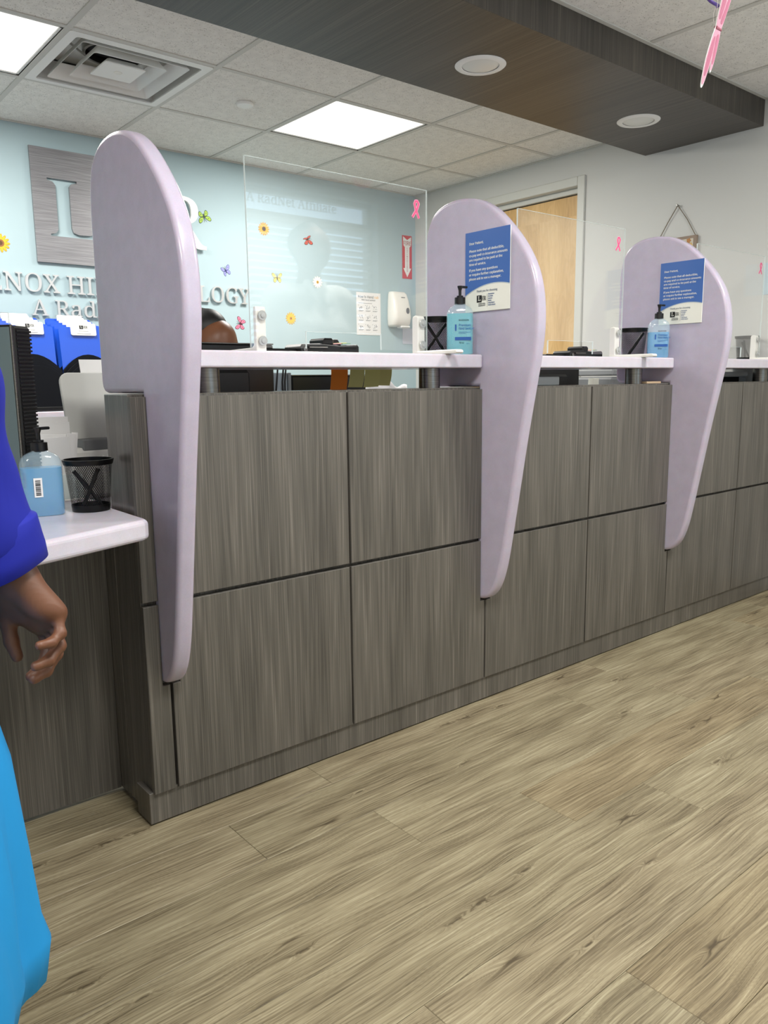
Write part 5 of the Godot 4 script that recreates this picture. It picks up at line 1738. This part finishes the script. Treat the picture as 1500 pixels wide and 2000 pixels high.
func visitor() -> void:
	# stands at the low counter with the back to the camera; only the right arm and the skirt are in the picture
	var o := thing("person", "person in royal blue blouse and sky blue skirt at left edge", "person", Vector3.ZERO)
	var cx := -0.045
	var zc := -1.12
	var at := func(x: float, y: float, z := 0.0) -> Vector3:
		return Vector3(cx + x, y, zc + z)
	var hc: Vector3 = at.call(0, 1.50, -0.01)
	var fwd := Vector3(0.05, -0.12, -1)
	var sh_r: Vector3 = at.call(0.175, 1.325, 0.0)
	var el_r := Vector3(0.207, 1.05, zc + 0.005)
	var wr_r := Vector3(0.276, 0.792, zc - 0.005)
	var sl_r := Vector3(0.262, 0.802, zc - 0.005)
	var sh_l: Vector3 = at.call(-0.175, 1.325, 0.0)
	var el_l: Vector3 = at.call(-0.24, 1.06, -0.02)
	var wr_l: Vector3 = at.call(-0.22, 0.90, -0.20)
	var skin := [
		[at.call(-0.085, 0.86), at.call(-0.09, 0.46, -0.005), 0.085, 0.056, 0.05], [at.call(-0.09, 0.46, -0.005), at.call(-0.09, 0.085, 0.03), 0.055, 0.036, 0.03],
		[at.call(0.085, 0.86), at.call(0.09, 0.46, -0.005), 0.085, 0.056, 0.05], [at.call(0.09, 0.46, -0.005), at.call(0.09, 0.085, 0.03), 0.055, 0.036, 0.03],
		[at.call(-0.07, 0.90, 0.01), at.call(0.07, 0.90, 0.01), 0.11, 0.11, 0.06], [at.call(-0.04, 1.03), at.call(0.04, 1.03), 0.10, 0.10, 0.08],
		[at.call(-0.07, 1.20), at.call(0.07, 1.20), 0.105, 0.105, 0.08], [sh_l, sh_r, 0.058, 0.058, 0.06], [at.call(0, 1.33, 0.01), at.call(0, 1.44, 0.0), 0.058, 0.050, 0.03],
		[sh_r, el_r, 0.050, 0.040, 0.04], [el_r, wr_r, 0.040, 0.026, 0.02], [sh_l, el_l, 0.050, 0.040, 0.04], [el_l, wr_l, 0.040, 0.026, 0.02]]
	var d := Vector3(0.45, -0.84, 0.25).normalized()
	var n := Vector3(-0.84, -0.30, 0.32)
	var hb := hand_bones(wr_r, d, n, 1.0, [28.0, 42.0, 26.0])
	for k in hb.size():
		for q in [0, 1]:
			hb[k][q] = wr_r + (hb[k][q] - wr_r) * 0.92
	hb.append([el_r.lerp(wr_r, 0.6), wr_r, 0.032, 0.0265, 0.02])
	var hl := hand_bones(wr_l, Vector3(0.2, -0.25, -1), Vector3(0, -1, 0.2), -1.0, [15.0, 20.0, 12.0])
	var body := joined([sdf_mesh(skin, 0.013), sdf_mesh(head_bones(hc, fwd, Vector3.UP, 0.97), 0.005), sdf_mesh(hb, 0.003), sdf_mesh(hl, 0.005)])
	var bd := part(o, "body", body, M.skin)
	tag(bd, "dark brown skin, right hand hanging with curled fingers")
	part(o, "hair", sdf_mesh(hair_bones(hc, fwd, Vector3.UP, 0.99, true), 0.006), M.hair)
	face_parts(o, hc, fwd, Vector3.UP, 0.97)
	# blouse with wide sleeves
	var royal := mat(rgb8(8, 24, 150), 0.8)
	royal.rim_enabled = true
	royal.rim = 0.15
	var cuff := el_r.lerp(sl_r, 0.80)
	var bl := [[at.call(-0.075, 0.90, 0.01), at.call(0.075, 0.90, 0.01), 0.128, 0.128, 0.06], [at.call(-0.05, 1.05), at.call(0.05, 1.05), 0.118, 0.118, 0.09], [at.call(-0.075, 1.20), at.call(0.075, 1.20), 0.122, 0.122, 0.09], [sh_l, sh_r, 0.072, 0.072, 0.06],
		[sh_r, el_r, 0.068, 0.066, 0.05], [el_r, cuff, 0.064, 0.055, 0.03], [sh_l, el_l, 0.068, 0.064, 0.05], [el_l, el_l.lerp(wr_l, 0.85), 0.064, 0.050, 0.03]]
	part(o, "blouse", rumple(sdf_mesh(bl, 0.010), 0.009, 9.0, 5), royal)
	# the sleeve ends in an open turned-up cuff
	var ax := (sl_r - el_r).normalized()
	var s1 := ax.cross(Vector3(0, 0, 1)).normalized()
	var s2 := s1.cross(ax).normalized()
	var secs := []
	for q in [[0.74, 0.050], [0.78, 0.0635], [0.79, 0.0650], [0.86, 0.0645], [0.94, 0.0650], [1.02, 0.0645], [1.027, 0.061], [0.99, 0.057], [0.92, 0.050]]:
		var loop := PackedVector3Array()
		for i in 40:
			var a := TAU * i / 40
			var rr: float = q[1] * (1.0 + 0.030 * sin(a * 3.0 + q[0] * 9.0) + 0.015 * sin(a * 7.0 + q[0] * 21.0))
			loop.append(el_r.lerp(sl_r, q[0]) + (s1 * cos(a) + s2 * sin(a) * 0.85) * rr + ax * 0.012 * cos(a + 0.6))
		secs.append(loop)
	var st := stool()
	aloft(st, secs)
	part(o, "cuff", done(st), royal)
	# skirt
	var sky := mat(rgb8(22, 150, 222), 0.8)
	secs = []
	var prof := [[0.97, 0.135, 0.115], [0.90, 0.185, 0.150], [0.80, 0.228, 0.175], [0.68, 0.262, 0.190], [0.54, 0.284, 0.205], [0.40, 0.291, 0.212], [0.30, 0.297, 0.216], [0.262, 0.299, 0.218], [0.255, 0.2985, 0.218], [0.205, 0.286, 0.214], [0.202, 0.281, 0.209], [0.214, 0.278, 0.206]]
	for q in prof:
		var loop := PackedVector3Array()
		var amp: float = clampf((0.95 - q[0]) * 0.075, 0.0, 0.05)
		for i in 120:
			var a := TAU * i / 120
			var f := 1.0 + amp * (sin(a * 9.0 + 0.6) + 0.5 * sin(a * 14.0 + q[0] * 3.0) + 0.25 * sin(a * 23.0 - q[0] * 7.0))
			loop.append(at.call(cos(a) * q[1] * f, q[0] + 0.012 * sin(a * 5.0 + 1.0) * clampf(1.0 - q[0], 0, 1), sin(a) * q[2] * f))
		secs.append(loop)
	st = stool()
	aloft(st, secs, true, false, false)
	part(o, "skirt", rumple(done(st), 0.012, 7.0, 9), sky)
	for e in [-1.0, 1.0]:
		part(o, "shoe", sdf_mesh([[at.call(0.09 * e, 0.045, 0.05), at.call(0.095 * e, 0.036, -0.13), 0.044, 0.036, 0.02], [at.call(0.09 * e, 0.02, 0.05), at.call(0.095 * e, 0.02, -0.13), 0.019, 0.019, 0.01]], 0.008), M.rubber)

func receptionist() -> void:
	var o := thing("person", "receptionist with dark pulled-back hair seated low behind the counter", "person", Vector3.ZERO)
	var hc := Vector3(1.386, 1.192, -2.66)
	var fwd := Vector3(0.50, -0.38, 0.80)
	var up := Vector3(0.06, 1, 0.1)
	var base := Vector3(1.36, 0, -2.86)
	var skin := sdf_mesh([[base + Vector3(0, 0.98, 0.06), hc - Vector3(0.0, 0.06, 0.02), 0.055, 0.050, 0.03], [base + Vector3(-0.12, 0.94, 0.03), base + Vector3(0.12, 0.94, 0.03), 0.05, 0.05, 0.05],
		[base + Vector3(-0.05, 0.75, 0.0), base + Vector3(0.05, 0.75, 0.0), 0.10, 0.10, 0.06], [base + Vector3(-0.07, 0.63, -0.02), base + Vector3(0.07, 0.63, -0.02), 0.11, 0.11, 0.06],
		[base + Vector3(-0.17, 0.92, 0.03), base + Vector3(-0.20, 0.72, 0.12), 0.045, 0.038, 0.03], [base + Vector3(-0.20, 0.72, 0.12), base + Vector3(-0.10, 0.70, 0.22), 0.036, 0.026, 0.02],
		[base + Vector3(0.17, 0.92, 0.03), base + Vector3(0.20, 0.72, 0.12), 0.045, 0.038, 0.03], [base + Vector3(0.20, 0.72, 0.12), base + Vector3(0.10, 0.70, 0.22), 0.036, 0.026, 0.02]], 0.012)
	var body := joined([skin, sdf_mesh(head_bones(hc, fwd, up), 0.004), sdf_mesh(hand_bones(base + Vector3(-0.10, 0.70, 0.22), Vector3(0.2, -0.25, 1), Vector3(0, -1, -0.1), -1.0, [18.0, 25.0, 15.0]), 0.005), sdf_mesh(hand_bones(base + Vector3(0.10, 0.70, 0.22), Vector3(-0.2, -0.25, 1), Vector3(0, -1, -0.1), 1.0, [18.0, 25.0, 15.0]), 0.005)])
	part(o, "body", body, mat(rgb8(120, 76, 50), 0.42))
	part(o, "hair", sdf_mesh(hair_bones(hc - fwd.normalized() * 0.006, fwd, up, 1.0, true), 0.005), M.hair)
	face_parts(o, hc, fwd, up)
	var top := sdf_mesh([[base + Vector3(-0.06, 0.76, 0.0), base + Vector3(0.06, 0.76, 0.0), 0.118, 0.118, 0.06], [base + Vector3(-0.08, 0.640, -0.02), base + Vector3(0.08, 0.640, -0.02), 0.125, 0.125, 0.06], [base + Vector3(-0.14, 0.925, 0.03), base + Vector3(0.14, 0.925, 0.03), 0.064, 0.064, 0.05],
		[base + Vector3(-0.17, 0.92, 0.03), base + Vector3(-0.20, 0.72, 0.12), 0.058, 0.052, 0.03], [base + Vector3(-0.20, 0.72, 0.12), base + Vector3(-0.13, 0.705, 0.19), 0.050, 0.042, 0.02], [base + Vector3(0.17, 0.92, 0.03), base + Vector3(0.20, 0.72, 0.12), 0.058, 0.052, 0.03], [base + Vector3(0.20, 0.72, 0.12), base + Vector3(0.13, 0.705, 0.19), 0.050, 0.042, 0.02]], 0.012)
	part(o, "scrub_top", top, mat(rgb8(44, 58, 96), 0.85))
	var legs := []
	for e in [-1.0, 1.0]:
		legs.append([base + Vector3(0.08 * e, 0.605, -0.02), base + Vector3(0.11 * e, 0.58, 0.34), 0.092, 0.066, 0.05])
		legs.append([base + Vector3(0.11 * e, 0.58, 0.34), base + Vector3(0.12 * e, 0.10, 0.28), 0.064, 0.050, 0.03])
	part(o, "trousers", sdf_mesh(legs, 0.013), mat(rgb8(40, 50, 84), 0.85))
	for e in [-1.0, 1.0]:
		part(o, "shoe", sdf_mesh([[base + Vector3(0.12 * e, 0.042, 0.26), base + Vector3(0.125 * e, 0.034, 0.42), 0.042, 0.034, 0.02]], 0.009), M.rubber)
	copy(get_node("office_chair"), "black office chair under the seated receptionist", Vector3(base.x, 0.0, base.z - 0.03), PI)

func bystander() -> void:
	# stands right of the camera, outside the frame; the clear shield mirrors this figure
	var o := thing("person", "person in white shirt mirrored faintly in the clear shield", "person", Vector3.ZERO)
	var p := Vector3(2.33, 0, -0.22)
	var fwd := Vector3(-0.15, -0.03, -1)
	var hc := p + Vector3(0, 1.70, -0.02)
	var at := func(x: float, y: float, z := 0.0) -> Vector3:
		return p + Vector3(x, y, z)
	var skin := sdf_mesh([[at.call(0, 1.46, 0.02), hc - Vector3(0, 0.06, -0.01), 0.066, 0.056, 0.03], [at.call(-0.16, 1.46), at.call(0.16, 1.46), 0.055, 0.055, 0.05], [at.call(-0.07, 1.28), at.call(0.07, 1.28), 0.115, 0.115, 0.07], [at.call(-0.06, 1.05), at.call(0.06, 1.05), 0.105, 0.105, 0.07],
		[at.call(-0.20, 1.45), at.call(-0.25, 1.15, 0.02), 0.054, 0.044, 0.03], [at.call(-0.25, 1.15, 0.02), at.call(-0.25, 0.90, -0.05), 0.042, 0.030, 0.02], [at.call(0.20, 1.45), at.call(0.25, 1.15, 0.02), 0.054, 0.044, 0.03], [at.call(0.25, 1.15, 0.02), at.call(0.25, 0.90, -0.05), 0.042, 0.030, 0.02]], 0.013)
	var body := joined([skin, sdf_mesh(head_bones(hc, fwd, Vector3.UP, 1.06), 0.006), sdf_mesh(hand_bones(at.call(-0.25, 0.90, -0.05), Vector3(0, -1, -0.1), Vector3(1, 0, 0.2), -1.0, [25.0, 30.0, 20.0]), 0.005), sdf_mesh(hand_bones(at.call(0.25, 0.90, -0.05), Vector3(0, -1, -0.1), Vector3(-1, 0, 0.2), 1.0, [25.0, 30.0, 20.0]), 0.005)])
	part(o, "body", body, M.skin)
	part(o, "hair", sdf_mesh(hair_bones(hc, fwd, Vector3.UP, 1.12), 0.008), M.hair)
	face_parts(o, hc, fwd, Vector3.UP, 1.06)
	var shirt := sdf_mesh([[at.call(-0.15, 1.455), at.call(0.15, 1.455), 0.075, 0.075, 0.05], [at.call(-0.08, 1.28), at.call(0.08, 1.28), 0.135, 0.135, 0.08], [at.call(-0.07, 1.02), at.call(0.07, 1.02), 0.130, 0.130, 0.08], [at.call(-0.08, 0.88), at.call(0.08, 0.88), 0.130, 0.130, 0.05],
		[at.call(-0.20, 1.45), at.call(-0.25, 1.15, 0.02), 0.072, 0.062, 0.04], [at.call(-0.25, 1.15, 0.02), at.call(-0.25, 0.93, -0.04), 0.060, 0.046, 0.02], [at.call(0.20, 1.45), at.call(0.25, 1.15, 0.02), 0.072, 0.062, 0.04], [at.call(0.25, 1.15, 0.02), at.call(0.25, 0.93, -0.04), 0.060, 0.046, 0.02],
		[at.call(-0.05, 1.53, -0.05), at.call(-0.03, 1.42, -0.12), 0.020, 0.012, 0.01], [at.call(0.05, 1.53, -0.05), at.call(0.03, 1.42, -0.12), 0.020, 0.012, 0.01]], 0.012)
	part(o, "shirt", rumple(shirt, 0.014, 8.0, 3), mat(rgb8(236, 236, 234), 0.85))
	var legs := []
	for e in [-1.0, 1.0]:
		legs.append([at.call(0.09 * e, 0.88), at.call(0.10 * e, 0.48, -0.01), 0.105, 0.075, 0.05])
		legs.append([at.call(0.10 * e, 0.48, -0.01), at.call(0.10 * e, 0.09, 0.02), 0.072, 0.056, 0.03])
	part(o, "trousers", sdf_mesh(legs, 0.013), mat(rgb8(46, 48, 56), 0.85))
	for e in [-1.0, 1.0]:
		part(o, "shoe", sdf_mesh([[at.call(0.10 * e, 0.046, 0.04), at.call(0.105 * e, 0.037, -0.16), 0.046, 0.037, 0.02]], 0.009), M.rubber)

# ---------------------------------------------------------------- ornaments hung from the ceiling
func build_ornaments() -> void:
	# pink paper butterfly, seen almost edge-on
	var c := Vector3(2.0, 1.901, -1.095)
	var long := Vector3(-0.14, 0.935, 0.35).normalized()
	var t := thing("paper_butterfly", "pink paper butterfly ornament hanging by a thread from the ceiling", "ornament", c)
	var toward := (Vector3(0, 1.05, 0) - c).normalized()
	var side := long.cross(toward).normalized()
	var nor := (side * 0.99 + toward * 0.13).normalized()
	var across := nor.cross(long).normalized()
	var bs := Basis(long, across, nor)
	var upper := [Vector2(-0.004, 0.0), Vector2(-0.004, 0.045), Vector2(0.03, 0.075), Vector2(0.075, 0.088), Vector2(0.122, 0.070), Vector2(0.128, 0.030), Vector2(0.095, -0.004), Vector2(0.05, -0.014)]
	var lower := [Vector2(-0.004, 0.01), Vector2(0.05, -0.010), Vector2(0.088, -0.030), Vector2(0.092, -0.062), Vector2(0.060, -0.080), Vector2(-0.004, -0.055)]
	for s in [1.0, -1.0]:
		for w in [upper, lower]:
			var mid := Vector2.ZERO
			for v in w:
				mid += v / w.size()
			for q in [[1.0, M.white, 0.0, 0.0010], [0.90, mat(rgb8(214, 150, 172), 0.6), 0.0008, 0.0006], [0.62, mat(rgb8(186, 104, 132), 0.6), 0.0013, 0.0006], [0.88, M.pinklight, -0.0008, 0.0006], [0.62, mat(rgb8(206, 128, 110), 0.6), -0.0013, 0.0006]]:
				var p := []
				for v in w:
					var y: Vector2 = mid + (v - mid) * q[0]
					p.append(Vector2(y.x * s, y.y))
				var o := part(t, "wing", extrude(smooth_loop(p, 4), q[3]), q[1])
				var fold := Basis(Vector3(0, 1, 0), -0.03 * s)
				o.transform = Transform3D(bs * fold, bs * (fold * Vector3(0, 0, q[2])))
	part(t, "body", tube([bs * Vector3(0, 0.045, 0), bs * Vector3(0, -0.06, 0)], 0.004, 0.003, 8), mat(rgb8(150, 70, 90), 0.6))
	part(t, "thread", tube([bs * Vector3(0, 0.04, 0), Vector3(0.0, HC - c.y, 0.0)], 0.0006, -1.0, 5), M.white)
	var pr := thing("paper_streamer", "small curled purple paper streamer on a white thread near the ceiling", "ornament", Vector3(2.033, 1.985, -1.128))
	var pts := []
	for k in 14:
		var u := k / 13.0
		pts.append(Vector3(0.016 * sin(u * 9.0) - 0.004, -0.02 + 0.07 * u, 0.012 * cos(u * 8.0)))
	part(pr, "curl", tube(pts, 0.0035, 0.005, 7), mat(rgb8(96, 78, 158), 0.6))
	part(pr, "thread", tube([Vector3(-0.006, -0.02, 0.01), Vector3(-0.016, -0.038, 0.01), Vector3(-0.014, -0.056, 0.01)], 0.0006, -1.0, 5), M.white)
	part(pr, "thread", tube([Vector3(0, 0.05, 0), Vector3(0, HC - 1.985, 0)], 0.0006, -1.0, 5), M.white)
	# loose dark wires where the soffit meets the wall
	var wi := thing("loose_wires", "tangle of dark wires where the soffit meets the wall", "wires", Vector3(XR - 0.012, HC - 0.005, -1.87))
	for k in 5:
		part(wi, "wire", tube([Vector3(0, 0, 0), Vector3(-0.02 + 0.006 * k, -0.016 - 0.004 * k, 0.02), Vector3(-0.03 + 0.012 * k, -0.030 + 0.006 * k, 0.045 - 0.01 * k)], 0.003, 0.0015, 5), M.rubber)
